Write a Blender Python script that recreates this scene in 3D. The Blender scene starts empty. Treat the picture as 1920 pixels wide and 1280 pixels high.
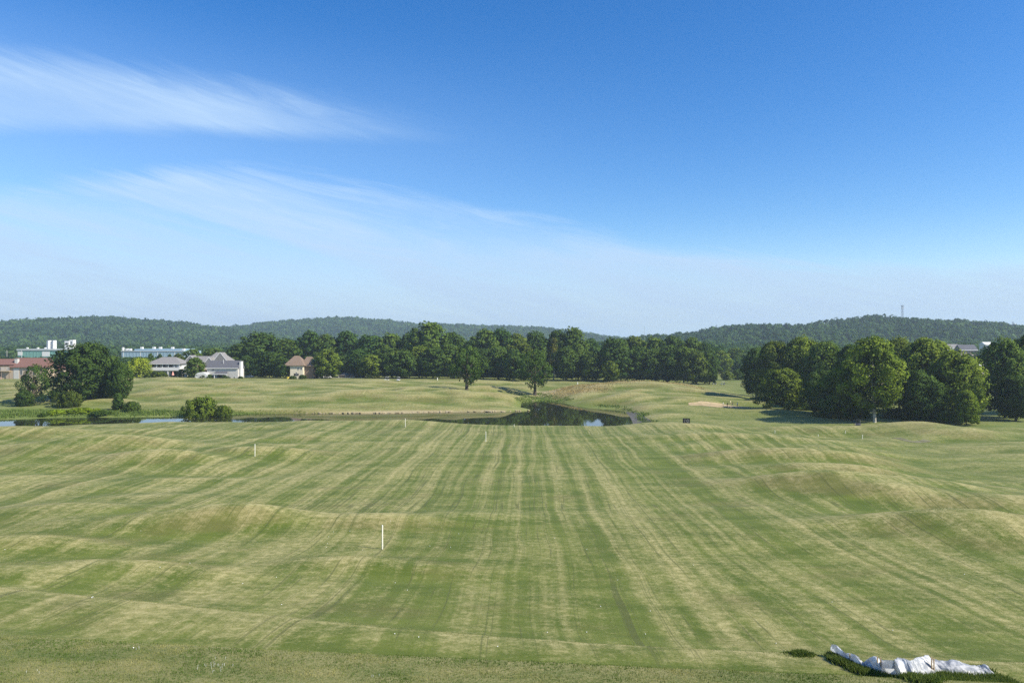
import bpy, bmesh, math, random
import numpy as np
from mathutils import Vector, Matrix

rng = np.random.default_rng(7)
random.seed(7)
R = math.radians
scene = bpy.context.scene
col = scene.collection

# ------------------------------------------------------------------ camera, sky, sun, exposure
CAM_Z = 30.0
F = 1386.7                       # focal length in photograph pixels (1920 wide)
cam_d = bpy.data.cameras.new('camera')
cam_d.sensor_width = 36.0
cam_d.lens = 26.0
cam_d.clip_start = 0.2
cam_d.clip_end = 12000
cam = bpy.data.objects.new('camera', cam_d)
col.objects.link(cam)
cam.location = (0, 0, CAM_Z)
cam.rotation_euler = (R(90), 0, 0)
scene.camera = cam

SUN_EL, SUN_AZ = R(40), R(113)   # azimuth clockwise from the viewing direction (+Y)
sun_d = bpy.data.lights.new('sun', 'SUN')
sun_d.energy = 4.6
sun_d.angle = R(0.5)
sun_d.color = (1.0, 0.93, 0.80)
sun = bpy.data.objects.new('sun', sun_d)
col.objects.link(sun)
S = Vector((math.cos(SUN_EL) * math.sin(SUN_AZ), math.cos(SUN_EL) * math.cos(SUN_AZ), math.sin(SUN_EL)))
sun.rotation_euler = S.to_track_quat('Z', 'Y').to_euler()
sun.location = S * 300

scene.view_settings.view_transform = 'Standard'
scene.view_settings.look = 'None'
scene.view_settings.gamma = 1.0
scene.view_settings.use_curve_mapping = False
scene.view_settings.exposure = 0.70
scene.render.engine = 'CYCLES'
scene.cycles.use_denoising = False
scene.cycles.max_bounces = 6
scene.cycles.volume_bounces = 1
scene.cycles.transparent_max_bounces = 8

world = bpy.data.worlds.new('World')
scene.world = world
world.use_nodes = True


class NT:
    """small helper to write node trees"""
    def __init__(self, tree):
        self.t = tree
        tree.nodes.clear()

    def n(self, typ, **kw):
        nd = self.t.nodes.new(typ)
        for k, v in kw.items():
            setattr(nd, k, v)
        return nd

    def put(self, sock, v):
        if hasattr(v, 'is_output'):
            self.t.links.new(v, sock)
        else:
            if sock.type == 'RGBA' and len(v) == 3:
                v = (*v, 1.0)
            sock.default_value = v

    def m(self, op, a, b=None, c=None, clamp=False):
        nd = self.n('ShaderNodeMath', operation=op)
        nd.use_clamp = clamp
        self.put(nd.inputs[0], a)
        if b is not None:
            self.put(nd.inputs[1], b)
        if c is not None:
            self.put(nd.inputs[2], c)
        return nd.outputs[0]

    def mr(self, v, a, b, c=0.0, d=1.0, smooth=True):
        nd = self.n('ShaderNodeMapRange')
        nd.interpolation_type = 'SMOOTHSTEP' if smooth else 'LINEAR'
        self.put(nd.inputs[0], v)
        for i, x in enumerate((a, b, c, d)):
            self.put(nd.inputs[i + 1], x)
        return nd.outputs[0]

    def mix(self, f, a, b, blend='MIX'):
        nd = self.n('ShaderNodeMix', data_type='RGBA', blend_type=blend)
        self.put(nd.inputs[0], f)
        self.put(nd.inputs[6], a)
        self.put(nd.inputs[7], b)
        return nd.outputs[2]

    def xyz(self, x, y, z):
        nd = self.n('ShaderNodeCombineXYZ')
        for i, v in enumerate((x, y, z)):
            self.put(nd.inputs[i], v)
        return nd.outputs[0]

    def sep(self, v):
        nd = self.n('ShaderNodeSeparateXYZ')
        self.put(nd.inputs[0], v)
        return nd.outputs

    def noise(self, vec, scale=1.0, detail=3.0, rough=0.5, dist=0.0, dim='3D', w=None):
        nd = self.n('ShaderNodeTexNoise', noise_dimensions=dim)
        if dim == '1D':
            self.put(nd.inputs['W'], vec)
        else:
            self.put(nd.inputs['Vector'], vec)
        nd.inputs['Scale'].default_value = scale
        nd.inputs['Detail'].default_value = detail
        nd.inputs['Roughness'].default_value = rough
        nd.inputs['Distortion'].default_value = dist
        return nd.outputs[0]

    def curve(self, v, pts):
        nd = self.n('ShaderNodeFloatCurve')
        cm = nd.mapping
        c = cm.curves[0]
        while len(c.points) < len(pts):
            c.points.new(0.5, 0.5)
        for p, q in zip(c.points, pts):
            p.location = q
        cm.update()
        self.put(nd.inputs[1], v)
        return nd.outputs[0]


def build_world():
    T = NT(world.node_tree)
    sky = T.n('ShaderNodeTexSky', sky_type='NISHITA')
    sky.sun_disc = False
    sky.sun_elevation = SUN_EL
    sky.sun_rotation = SUN_AZ
    sky.altitude = 150
    sky.air_density = 1.0
    sky.dust_density = 0.35
    sky.ozone_density = 3.2
    hs = T.n('ShaderNodeHueSaturation')
    hs.inputs['Hue'].default_value = 0.508
    hs.inputs['Saturation'].default_value = 1.36
    hs.inputs['Value'].default_value = 1.09
    T.put(hs.inputs['Color'], sky.outputs[0])
    tc = T.n('ShaderNodeTexCoord')
    d = T.sep(tc.outputs['Generated'])
    az = T.m('ARCTAN2', d[0], d[1])
    el = T.m('ARCSINE', d[2])

    def AE(px, py):
        a = math.atan2(px - 960, F)
        e = math.atan2(640 - py, math.hypot(F, px - 960))
        return a, e
    # normalised azimuth: -1.2 .. 1.2 rad -> 0..1 ; elevation 0..0.6 rad -> 0..1
    azn = T.mr(az, -1.2, 1.2, 0, 1, smooth=False)

    def edge(pts):
        out = []
        for px, py in pts:
            a, e = AE(px, py)
            out.append(((a + 1.2) / 2.4, min(max(e / 0.6, 0), 1)))
        out = [(0.0, out[0][1])] + out + [(1.0, out[-1][1])]
        return T.m('MULTIPLY', T.curve(azn, out), 0.6)
    # slanted streak coordinates
    v = T.m('ADD', el, T.m('MULTIPLY', az, 0.20))
    st = T.xyz(T.m('MULTIPLY', az, 2.2), T.m('MULTIPLY', v, 15.0), 3.7)
    n1 = T.noise(st, 1.0, 5, 0.55, 0.6)
    st2 = T.xyz(T.m('MULTIPLY', az, 5.0), T.m('MULTIPLY', v, 44.0), 1.3)
    n2 = T.noise(st2, 1.0, 6, 0.66, 1.4)
    nb = T.noise(T.xyz(T.m('MULTIPLY', az, 2.0), T.m('MULTIPLY', el, 5.0), 8.0), 1.0, 2)
    wob = T.m('MULTIPLY', T.m('SUBTRACT', n2, 0.5), 0.045)
    # large lower veil
    e1 = edge([(-200, 350), (60, 338), (250, 322), (430, 306), (600, 326), (800, 362), (1000, 398), (1120, 426),
               (1220, 462), (1400, 478), (1920, 492), (2300, 500)])
    dep = T.m('SUBTRACT', T.m('ADD', e1, wob), el)          # below the edge > 0
    veil = T.mr(dep, -0.008, 0.022)
    hz = T.m('MULTIPLY', T.mr(el, 0.165, 0.02, 0, 1), T.m('ADD', 0.45, T.m('MULTIPLY', veil, 0.55)))
    streak = T.mr(n1, 0.38, 0.64)
    fine = T.mr(n2, 0.35, 0.75)
    a1 = T.m('MULTIPLY', veil, T.m('ADD', 0.27, T.m('ADD', T.m('MULTIPLY', streak, 0.44), T.m('MULTIPLY', fine, 0.34))))
    a1 = T.m('MAXIMUM', a1, 0.0)
    a1b = T.m('MULTIPLY', hz, T.m('ADD', 0.80, T.m('MULTIPLY', fine, 0.06)))
    # upper-left wedge
    t2 = edge([(-300, 60), (0, 88), (200, 112), (400, 146), (600, 182), (700, 205), (830, 236), (900, 260), (1000, 330), (1200, 400), (2300, 470)])
    b2 = edge([(-300, 232), (0, 238), (400, 244), (600, 256), (830, 262), (900, 262), (1000, 330), (1200, 400), (2300, 470)])
    up = T.mr(T.m('SUBTRACT', T.m('ADD', t2, wob), el), -0.014, 0.034)
    lo = T.mr(T.m('SUBTRACT', T.m('ADD', el, T.m('MULTIPLY', wob, 0.3)), b2), -0.012, 0.012)
    fadeR = T.mr(az, 0.02, -0.45, 0.0, 1.0)
    a2 = T.m('MULTIPLY', T.m('MULTIPLY', up, lo), T.m('MULTIPLY', fadeR, T.m('ADD', 0.44, T.m('ADD', T.m('MULTIPLY', streak, 0.34), T.m('MULTIPLY', fine, 0.16)))))
    # thin veil spread over the left sky
    a3 = T.m('MULTIPLY', T.m('MULTIPLY', T.mr(az, 0.30, -0.65), T.mr(el, 0.42, 0.24)), T.m('ADD', 0.12, T.m('MULTIPLY', nb, 0.22)))

    def over(a, b):
        return T.m('SUBTRACT', 1.0, T.m('MULTIPLY', T.m('SUBTRACT', 1.0, a), T.m('SUBTRACT', 1.0, b)))
    al = over(over(a1, a2), over(a3, a1b))
    cc = T.mix(hz, (3.4, 4.7, 6.4), (3.2, 4.2, 5.5))
    cmix = T.mix(al, hs.outputs[0], cc)
    bg = T.n('ShaderNodeBackground')
    bg.inputs['Strength'].default_value = 0.1
    T.put(bg.inputs['Color'], cmix)
    out = T.n('ShaderNodeOutputWorld')
    T.put(out.inputs['Surface'], bg.outputs[0])


build_world()

# ------------------------------------------------------------------ numeric noise
_perm = np.random.default_rng(3).permutation(512)
_perm = np.concatenate([_perm, _perm, _perm])
_ga = np.random.default_rng(4).uniform(0, 2 * np.pi, 512)


def perlin(x, y):
    x = np.asarray(x, float)
    y = np.asarray(y, float)
    xi = np.floor(x).astype(int)
    yi = np.floor(y).astype(int)
    xf, yf = x - xi, y - yi
    u = xf * xf * xf * (xf * (xf * 6 - 15) + 10)
    v = yf * yf * yf * (yf * (yf * 6 - 15) + 10)

    def g(ix, iy, dx, dy):
        h = _perm[(_perm[ix & 511] + iy) & 511]
        a = _ga[h]
        return np.cos(a) * dx + np.sin(a) * dy
    a = g(xi, yi, xf, yf)
    b = g(xi + 1, yi, xf - 1, yf)
    c = g(xi, yi + 1, xf, yf - 1)
    d = g(xi + 1, yi + 1, xf - 1, yf - 1)
    return (a + (b - a) * u) * (1 - v) + (c + (d - c) * u) * v


def sst(a, b, x):
    t = np.clip((x - a) / (b - a), 0, 1)
    return t * t * (3 - 2 * t)


# ------------------------------------------------------------------ terrain: depth below the camera along eight sight lines
NEAR = [(0, 10.0), (20, 11.4), (27, 12.35), (30, 12.95), (31.6, 13.75), (34, 14.05), (35.6, 14.3), (38, 15.15), (45, 16.1), (62, 17.4)]
PROF = [
    (0, [(90, 18.7), (122, 19.2), (160, 19.2), (185, 22), (205, 25.8), (214, 26.6), (238, 26.4), (242, 25.4), (252, 24.8), (270, 24.2),
         (300, 22.8), (340, 21.4), (390, 20.3), (420, 20.4), (500, 20.5), (700, 19), (1000, 18), (1500, 16), (5000, 16)]),
    (300, [(90, 18.7), (122, 19.3), (160, 19.7), (185, 20.8), (205, 24.2), (214, 26.3), (245, 26.5), (251, 25.3), (258, 24.8), (270, 23.7),
           (300, 21.6), (340, 20.3), (375, 19.4), (400, 19.6), (430, 20), (500, 20.5), (700, 19), (1000, 18), (1500, 16), (5000, 16)]),
    (600, [(90, 18.8), (122, 19.5), (160, 19.9), (185, 20.5), (205, 24.0), (212, 26.2), (256, 26.4), (261.5, 25.9), (263, 24.7), (270, 24.0), (285, 22.3), (300, 21.2),
           (340, 20.7), (380, 20.0), (400, 20.2), (430, 20.6), (500, 21), (700, 21), (1000, 19), (1500, 16), (5000, 16)]),
    (930, [(90, 18.8), (122, 19.6), (148, 20.1), (180, 20.7), (195, 22.7), (208, 25.2), (215, 26.6), (260, 26.6), (267.5, 25.95), (269.5, 24.9), (276, 24.3), (288, 23.2), (303, 22.6),
           (340, 22.3), (370, 21.8), (400, 21.6), (450, 22.5), (500, 23), (700, 22), (1000, 20), (1500, 16), (5000, 16)]),
    (985, [(90, 18.8), (122, 19.6), (148, 20.1), (180, 20.7), (195, 22.7), (208, 25.2), (215, 26.6), (264, 26.6), (270.5, 25.8), (272, 25.1), (277, 25.15), (283, 25.9),
           (305, 26.1), (311, 25.5), (318, 24.7), (330, 23.7), (350, 22.9), (400, 22.6), (450, 23), (500, 23), (700, 22), (1000, 20), (1500, 16), (5000, 16)]),
    (1020, [(90, 18.8), (122, 19.6), (148, 20.1), (180, 20.7), (195, 22.7), (208, 25.2), (215, 26.6), (305, 26.6), (316, 25.5), (325, 25.0),
           (350, 23.6), (400, 22.6), (450, 23), (500, 23), (700, 22), (1000, 20), (1500, 16), (5000, 16)]),
    (1120, [(90, 18.8), (122, 19.6), (148, 20.1), (180, 20.8), (195, 22.8), (208, 25.3), (215, 26.6), (270, 26.6), (279, 25.6), (286, 25.1), (300, 24.2),
            (330, 21.4), (345, 20.4), (380, 22.3), (450, 23), (500, 23), (700, 22), (1000, 20), (1500, 16), (5000, 16)]),
    (1250, [(90, 18.8), (122, 19.6), (148, 20.1), (180, 20.6), (210, 23.0), (228, 24.6), (250, 24.4), (280, 23.5), (310, 22.1), (340, 20.4), (370, 20.9),
            (400, 22.8), (450, 24), (500, 24), (700, 22), (1000, 20), (1500, 16), (5000, 16)]),
    (1400, [(90, 18.8), (122, 19.5), (145, 19.9), (163, 20.8), (185, 22.9), (210, 24.5), (240, 24.8), (275, 24.7), (340, 24.9), (380, 24.9),
            (420, 24.8), (500, 25), (700, 22), (1000, 18), (1500, 16), (5000, 16)]),
    (1600, [(90, 18.8), (115, 19.4), (130, 19.8), (150, 21.8), (180, 23.8), (213, 24.5), (300, 24.6), (400, 25), (500, 25), (700, 22), (1000, 18),
            (1500, 16), (5000, 16)]),
    (1750, [(75, 18.2), (95, 18.9), (110, 20.6), (140, 22.5), (170, 23.3), (195, 22.9), (215, 24.3), (300, 24.6), (400, 24.6), (500, 24), (700, 20), (1000, 16),
            (1500, 14), (5000, 14)]),
    (1920, [(75, 18.1), (88, 18.9), (103, 20.4), (130, 22.0), (160, 22.4), (178, 23.8), (230, 24.3), (300, 24.5), (400, 24), (500, 22), (700, 18), (1000, 14),
            (1500, 12), (5000, 12)]),
]


def pchip(xs, ys, x):
    xs = np.asarray(xs, float)
    ys = np.asarray(ys, float)
    h = np.diff(xs)
    dl = np.diff(ys) / h
    m = np.zeros_like(ys)
    for i in range(1, len(xs) - 1):
        if dl[i - 1] * dl[i] > 0:
            w1, w2 = 2 * h[i] + h[i - 1], h[i] + 2 * h[i - 1]
            m[i] = (w1 + w2) / (w1 / dl[i - 1] + w2 / dl[i])
    m[0], m[-1] = dl[0], 0
    x = np.clip(x, xs[0], xs[-1])
    i = np.clip(np.searchsorted(xs, x, side='right') - 1, 0, len(xs) - 2)
    t = (x - xs[i]) / h[i]
    return ((2 * t**3 - 3 * t**2 + 1) * ys[i] + (t**3 - 2 * t**2 + t) * h[i] * m[i]
            + (-2 * t**3 + 3 * t**2) * ys[i + 1] + (t**3 - t**2) * h[i] * m[i + 1])


PU = np.array([(p[0] - 960) / F for p in PROF])


def XD(px, d):
    return (px - 960) / F * d


# mounds of the shaped course: photo column, distance, half sizes across and along, height, turn
MOUNDS = [
    (1400, 150, 17, 5.0, 0.9, -.10), (1480, 122, 10, 4.0, 1.05, -.25), (1560, 108, 7, 3.5, 0.8, -.3), (1535, 95, 7.0, 3.6, 1.25, -.25),
    (1650, 88, 6, 3.0, 0.7, -.35), (1790, 71, 7.5, 3.0, 0.95, -.18), (1900, 66, 6, 3.0, 0.7, 0), (1760, 93, 8, 3.4, 0.6, -.1), (1890, 84, 7, 3, .6, -.1),
    (1690, 193, 11, 7, 1.0, 0), (1840, 182, 11, 6, .7, 0), (1520, 200, 10, 5, .9, -.2), (1600, 172, 10, 5, .35, 0), (1330, 178, 12, 6, .5, 0),
    (240, 134, 10, 4.5, 1.45, .05), (300, 118, 8, 4.0, 0.9, .1), (90, 128, 9, 4.5, 0.9, .0), (480, 128, 8, 4.0, .85, 0), (40, 150, 14, 5, .8, 0),
    (330, 71, 7.5, 3.4, .72, .12), (470, 74, 5, 3, .65, .1), (120, 78, 7, 3.5, .7, .1), (60, 60, 5, 2.2, .55, .0), (240, 51.5, 6, 2.0, .55, -.05), (30, 48, 5, 2.0, .4, -.1),
    (720, 72.5, 5, 2.2, .50, 0), (860, 76, 5, 2.5, .25, 0), (640, 55.5, 4, 1.8, .35, .1), (790, 54, 3.5, 1.6, .25, 0),
    (750, 186, 12, 7, .55, 0), (330, 186, 15, 7, .25, 0), (180, 165, 16, 7, .3, 0), (620, 160, 12, 6, .2, 0), (920, 190, 9, 5, .15, 0),
    # far fairway across the water
    (300, 372, 14, 9, .8, 0), (440, 340, 15, 8, .6, 0), (560, 345, 14, 8, .6, 0), (500, 318, 13, 7, 1.0, .1), (640, 330, 14, 7, .9, -.1), (700, 362, 16, 8, .9, 0),
    (790, 315, 12, 6, 1.3, .1), (860, 300, 12, 6, 1.0, -.1), (760, 290, 14, 6, .9, .1), (900, 335, 12, 6, .9, 0), (330, 310, 12, 6, .9, .1), (300, 335, 12, 7, .9, -.1),
    (400, 295, 13, 6, .7, 0), (640, 295, 16, 6, .8, 0), (940, 300, 8, 5, .8, 0), (960, 372, 16, 8, .9, 0), (850, 375, 14, 8, .8, 0),
    (1110, 333, 12, 8, .55, 0), (1190, 343, 12, 8, .5, 0), (1280, 335, 12, 8, .4, 0), (1170, 300, 9, 7, 1.0, .3), (1215, 268, 8, 6, .8, .3), (1255, 240, 8, 5, .6, .2),
    (1300, 290, 12, 7, .8, .0), (1360, 262, 14, 7, .35, 0), (1330, 320, 12, 7, .9, 0), (1440, 290, 12, 6, .7, -.2), (1470, 255, 10, 6, .6, -.2), (1370, 300, 12, 6, .8, 0),
]


def ground_H(x, y):
    x = np.asarray(x, float)
    y = np.asarray(y, float)
    deff = y + (0.107 + 0.133 * sst(31, 41, y)) * x * sst(80, 45, y)
    u = x / np.maximum(y, 25.0)
    near_x = [p[0] for p in NEAR]
    near_y = [p[1] for p in NEAR]
    vals = np.stack([pchip(near_x + [q[0] for q in pr], near_y + [q[1] for q in pr], deff) for _, pr in PROF])
    uu = np.clip(u, PU[0], PU[-1])
    i = np.clip(np.searchsorted(PU, uu, side='right') - 1, 0, len(PU) - 2)
    t = (uu - PU[i]) / (PU[i + 1] - PU[i])
    # Catmull-Rom across the sight lines
    idx = np.indices(i.shape)
    im, i2 = np.maximum(i - 1, 0), np.minimum(i + 2, len(PU) - 1)

    def pick(k):
        return np.take_along_axis(vals, k[None], 0)[0]
    p0, p1, p2, p3 = pick(im), pick(i), pick(i + 1), pick(i2)
    h = PU[i + 1] - PU[i]
    m1 = (p2 - p0) / np.maximum(PU[i + 1] - PU[im], 1e-6) * h
    m2 = (p3 - p1) / np.maximum(PU[i2] - PU[i], 1e-6) * h
    H = ((2 * t**3 - 3 * t**2 + 1) * p1 + (t**3 - 2 * t**2 + t) * m1 + (-2 * t**3 + 3 * t**2) * p2 + (t**3 - t**2) * m2)
    return H


WATER_H = 25.5


def bumps(x, y):
    b = np.zeros_like(x, dtype=float)
    for px, d, sx, sy, h, a in MOUNDS:
        X0 = XD(px, d)
        dx, dy = x - X0, y - d
        ca, sa = math.cos(a), math.sin(a)
        q = ((dx * ca + dy * sa) / (1.2 * sx))**2 + ((-dx * sa + dy * ca) / (1.15 * sy))**2
        b = b + np.where(q < 12, (1.75 if d < 165 else 1.8) * h * np.exp(-q * 0.8), 0)
    # rolling relief: quiet down the middle of the range, stronger to the sides and across the water
    side = 0.15 + 0.62 * sst(8, 45, np.abs(x - 2)) * sst(35, 70, y) * sst(230, 180, y)
    far = 1.35 * sst(262, 290, y) * sst(405, 345, y) * sst(150, 60, x)
    amp = (side + far) * sst(28, 60, y) + 0.05
    n = perlin(x / 19 + 3.1, y / 11 + 1.7) + 0.22 * perlin(x / 8.5 + 9.1, y / 5.5 + 4.2)
    rid = 0.5 - 1.6 * np.abs(perlin(x / 26 + 7.7, y / 13 + 3.3))
    b = b + amp * (0.9 * n + 0.6 * rid)
    b = b + 0.035 * sst(120, 30, y) * perlin(x / 2.3, y / 1.6) + 0.02 * sst(60, 25, y) * perlin(x / .8, y / .6)
    return b


def ground_z(x, y):
    x = np.asarray(x, float)
    y = np.asarray(y, float)
    H = ground_H(x, y)
    b = bumps(x, y)
    wet = sst(24.9, 25.6, H) * sst(195, 205, y) * sst(340, 330, y)     # calm the relief under the water
    return CAM_Z - H + b * (1 - wet)


def gz(x, y):
    return float(ground_z(np.array([x]), np.array([y]))[0])


def P(px, py, d):
    return Vector(((px - 960) / F * d, d, CAM_Z - (py - 640) / F * d))


# ------------------------------------------------------------------ materials
MATS = {}


def mat(name, color, rough=0.8, spec=0.25, metal=0.0, vary=0.12, scale=3.0, bump=0.0):
    """plain painted or natural surface with a little uneven colour"""
    if name in MATS:
        return MATS[name]
    m = bpy.data.materials.new(name)
    m.use_nodes = True
    T = NT(m.node_tree)
    geo = T.n('ShaderNodeTexCoord')
    nz = T.noise(geo.outputs['Object'], scale, 4, 0.6)
    f = T.mr(nz, 0.3, 0.7, 1 - vary, 1 + vary)
    c = T.mix(1.0, (*color, 1), T.xyz(f, f, f), 'MULTIPLY')
    b = T.n('ShaderNodeBsdfPrincipled')
    T.put(b.inputs['Base Color'], c)
    b.inputs['Roughness'].default_value = rough
    b.inputs['Specular IOR Level'].default_value = spec
    b.inputs['Metallic'].default_value = metal
    if bump:
        bp = T.n('ShaderNodeBump')
        bp.inputs['Strength'].default_value = bump
        bp.inputs['Distance'].default_value = 0.05
        T.put(bp.inputs['Height'], nz)
        T.put(b.inputs['Normal'], bp.outputs[0])
    o = T.n('ShaderNodeOutputMaterial')
    T.put(o.inputs[0], b.outputs[0])
    MATS[name] = m
    return m


def leaf_mat(name, dark, light, trans=0.25):
    m = bpy.data.materials.new(name)
    m.use_nodes = True
    T = NT(m.node_tree)
    at = T.n('ShaderNodeAttribute', attribute_name='tint')
    oi = T.n('ShaderNodeObjectInfo')
    c = T.mix(at.outputs['Fac'], (*dark, 1), (*light, 1))
    c = T.mix(1.0, c, oi.outputs['Color'], 'MULTIPLY')
    b = T.n('ShaderNodeBsdfPrincipled')
    T.put(b.inputs['Base Color'], c)
    b.inputs['Roughness'].default_value = 0.8
    b.inputs['Specular IOR Level'].default_value = 0.06
    tr = T.n('ShaderNodeBsdfTranslucent')
    T.put(tr.inputs['Color'], T.mix(1.0, c, (1.0, 1.15, 0.5, 1), 'MULTIPLY'))
    mx = T.n('ShaderNodeMixShader')
    mx.inputs[0].default_value = trans
    T.put(mx.inputs[1], b.outputs[0])
    T.put(mx.inputs[2], tr.outputs[0])
    o = T.n('ShaderNodeOutputMaterial')
    T.put(o.inputs[0], mx.outputs[0])
    return m


LEAF = leaf_mat('tree_leaves', (0.042, 0.080, 0.016), (0.132, 0.190, 0.034), .3)
REED = leaf_mat('reed_leaves', (0.07, 0.12, 0.02), (0.15, 0.20, 0.05), 0.2)
BLADE = leaf_mat('grass_blades', (0.085, 0.145, 0.024), (0.33, 0.31, 0.12), 0.25)
FESCUE = leaf_mat('dry_fescue', (0.26, 0.21, 0.08), (0.50, 0.39, 0.19), 0.2)
BARK = mat('bark', (0.085, 0.068, 0.05), 0.95, 0.1, vary=.3, scale=2)
PALE_BARK = mat('pale_bark', (0.42, 0.39, 0.33), 0.9, 0.1, vary=.3, scale=1.5)


def ground_material():
    m = bpy.data.materials.new('course_grass')
    m.use_nodes = True
    T = NT(m.node_tree)
    geo = T.n('ShaderNodeNewGeometry')
    p = T.sep(geo.outputs['Position'])
    X, Y = p[0], p[1]
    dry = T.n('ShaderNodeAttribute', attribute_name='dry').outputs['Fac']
    stripe = T.n('ShaderNodeAttribute', attribute_name='stripe').outputs['Fac']
    lush = T.n('ShaderNodeAttribute', attribute_name='lush').outputs['Fac']
    rough = T.n('ShaderNodeAttribute', attribute_name='rough_grass').outputs['Fac']
    bare = T.n('ShaderNodeAttribute', attribute_name='bare').outputs['Fac']
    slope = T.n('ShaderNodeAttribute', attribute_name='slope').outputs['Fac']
    warp = T.m('MULTIPLY', T.m('SUBTRACT', T.noise(T.xyz(T.m('MULTIPLY', X, .05), T.m('MULTIPLY', Y, .035), 0), 1, 2), 5e-1), 2.6)
    sx = T.m('ADD', T.m('SUBTRACT', X, T.m('MULTIPLY', Y, 0.018)), warp)
    # uneven mowing passes about 1.5 to 4 m wide
    lane = T.noise(T.xyz(T.m('MULTIPLY', sx, 0.42), T.m('MULTIPLY', Y, 0.006), 2), 1, 3, 0.62)
    lane2 = T.noise(T.xyz(T.m('MULTIPLY', sx, 1.25), T.m('MULTIPLY', Y, 0.016), 5), 1, 2, 0.5)
    track = T.noise(T.xyz(T.m('MULTIPLY', sx, 1.9), T.m('MULTIPLY', Y, 0.012), 9), 1, 1, 0.5)
    track = T.mr(T.m('ABSOLUTE', T.m('SUBTRACT', track, 0.5)), 0.0, 0.018, 1, 0)
    # patches
    big = T.noise(T.xyz(T.m('MULTIPLY', X, .045), T.m('MULTIPLY', Y, .06), 1), 1, 4, .55)
    med = T.noise(T.xyz(T.m('MULTIPLY', X, .16), T.m('MULTIPLY', Y, .36), 4), 1, 5, .6)
    sml = T.noise(T.xyz(T.m('MULTIPLY', X, 1.3), T.m('MULTIPLY', Y, 1.5), 7), 1, 5, .72)
    grn = T.noise(T.xyz(T.m('MULTIPLY', X, 6), T.m('MULTIPLY', Y, 6), 3), 1, 4, .75)
    fac = T.m('ADD', T.m('MULTIPLY', T.m('SUBTRACT', big, .5), 0.8), T.m('MULTIPLY', T.m('SUBTRACT', med, .5), 0.85))
    fac = T.m('ADD', fac, T.m('MULTIPLY', T.m('SUBTRACT', sml, .5), 1.6))
    fac = T.m('ADD', fac, T.m('MULTIPLY', T.m('SUBTRACT', grn, .5), 1.8))
    ln = T.m('ADD', T.m('MULTIPLY', T.m('SUBTRACT', lane, .5), 2.7), T.m('MULTIPLY', T.m('SUBTRACT', lane2, .5), 1.15))
    fac = T.m('ADD', fac, T.m('MULTIPLY', ln, stripe))
    fac = T.m('ADD', fac, T.m('MULTIPLY', dry, 0.6))  # dry grass on crests, and relief shading painted into the turf
    fac = T.m('ADD', fac, 0.29, clamp=True)
    green = T.mix(T.mr(med, .35, .65), (0.066, 0.100, 0.012, 1), (0.108, 0.140, 0.022, 1))
    straw = T.mix(T.mr(sml, .35, .65), (0.240, 0.220, 0.080, 1), (0.375, 0.335, 0.150, 1))
    c = T.mix(fac, green, straw)
    # reddish thatch in a few worn places
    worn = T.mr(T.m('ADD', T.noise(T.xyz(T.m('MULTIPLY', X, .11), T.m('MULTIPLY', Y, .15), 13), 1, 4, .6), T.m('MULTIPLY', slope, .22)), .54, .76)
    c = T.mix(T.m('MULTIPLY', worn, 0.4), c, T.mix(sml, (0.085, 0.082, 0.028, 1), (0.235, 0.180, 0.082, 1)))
    c = T.mix(T.m('MULTIPLY', T.m('MULTIPLY', track, stripe), 0.65), c, (0.060, 0.072, 0.022, 1))
    c = T.mix(T.m('MULTIPLY', lush, 0.9), c, T.mix(med, (0.075, 0.125, 0.020, 1), (0.155, 0.205, 0.040, 1)))
    rg = T.mix(T.mr(T.m('ADD', T.m('MULTIPLY', grn, .5), T.m('MULTIPLY', med, .5)), .38, .62), (0.07, 0.105, 0.022, 1), (0.24, 0.215, 0.09, 1))
    c = T.mix(T.m('MULTIPLY', rough, 0.75), c, rg)
    c = T.mix(bare, c, T.mix(sml, (0.30, 0.235, 0.13, 1), (0.47, 0.385, 0.235, 1)))
    b = T.n('ShaderNodeBsdfPrincipled')
    T.put(b.inputs['Base Color'], c)
    b.inputs['Roughness'].default_value = 0.9
    b.inputs['Specular IOR Level'].default_value = 0.08
    b.inputs['Sheen Weight'].default_value = 0.10
    b.inputs['Sheen Roughness'].default_value = 0.45
    b.inputs['Sheen Tint'].default_value = (0.95, 0.85, 0.50, 1)
    bp = T.n('ShaderNodeBump')
    bp.inputs['Strength'].default_value = 0.5
    bp.inputs['Distance'].default_value = 0.06
    T.put(bp.inputs['Height'], T.m('ADD', T.m('MULTIPLY', grn, .6), sml))
    T.put(b.inputs['Normal'], bp.outputs[0])
    o = T.n('ShaderNodeOutputMaterial')
    T.put(o.inputs[0], b.outputs[0])
    return m


# ------------------------------------------------------------------ object helpers
def link(o):
    col.objects.link(o)
    return o


def tag(o, label=None, cat=None, group=None, kind=None):
    if label:
        o['label'] = label
    if cat:
        o['category'] = cat
    if group:
        o['group'] = group
    if kind:
        o['kind'] = kind
    return o


def empty(name, loc, rz=0.0):
    o = bpy.data.objects.new(name, None)
    o.empty_display_size = 0.5
    o.location = loc
    o.rotation_euler = (0, 0, rz)
    return link(o)


def mesh_np(name, verts, faces, m=None, k=4):
    """mesh straight from arrays; faces is (n,k)"""
    verts = np.asarray(verts, np.float32).reshape(-1, 3)
    faces = np.asarray(faces, np.int32).reshape(-1, k)
    me = bpy.data.meshes.new(name)
    me.vertices.add(len(verts))
    me.vertices.foreach_set('co', verts.ravel())
    me.loops.add(faces.size)
    me.loops.foreach_set('vertex_index', faces.ravel())
    me.polygons.add(len(faces))
    me.polygons.foreach_set('loop_start', np.arange(0, faces.size, k, dtype=np.int32))
    me.update(calc_edges=True)
    if m:
        me.materials.append(m)
    return me


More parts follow.
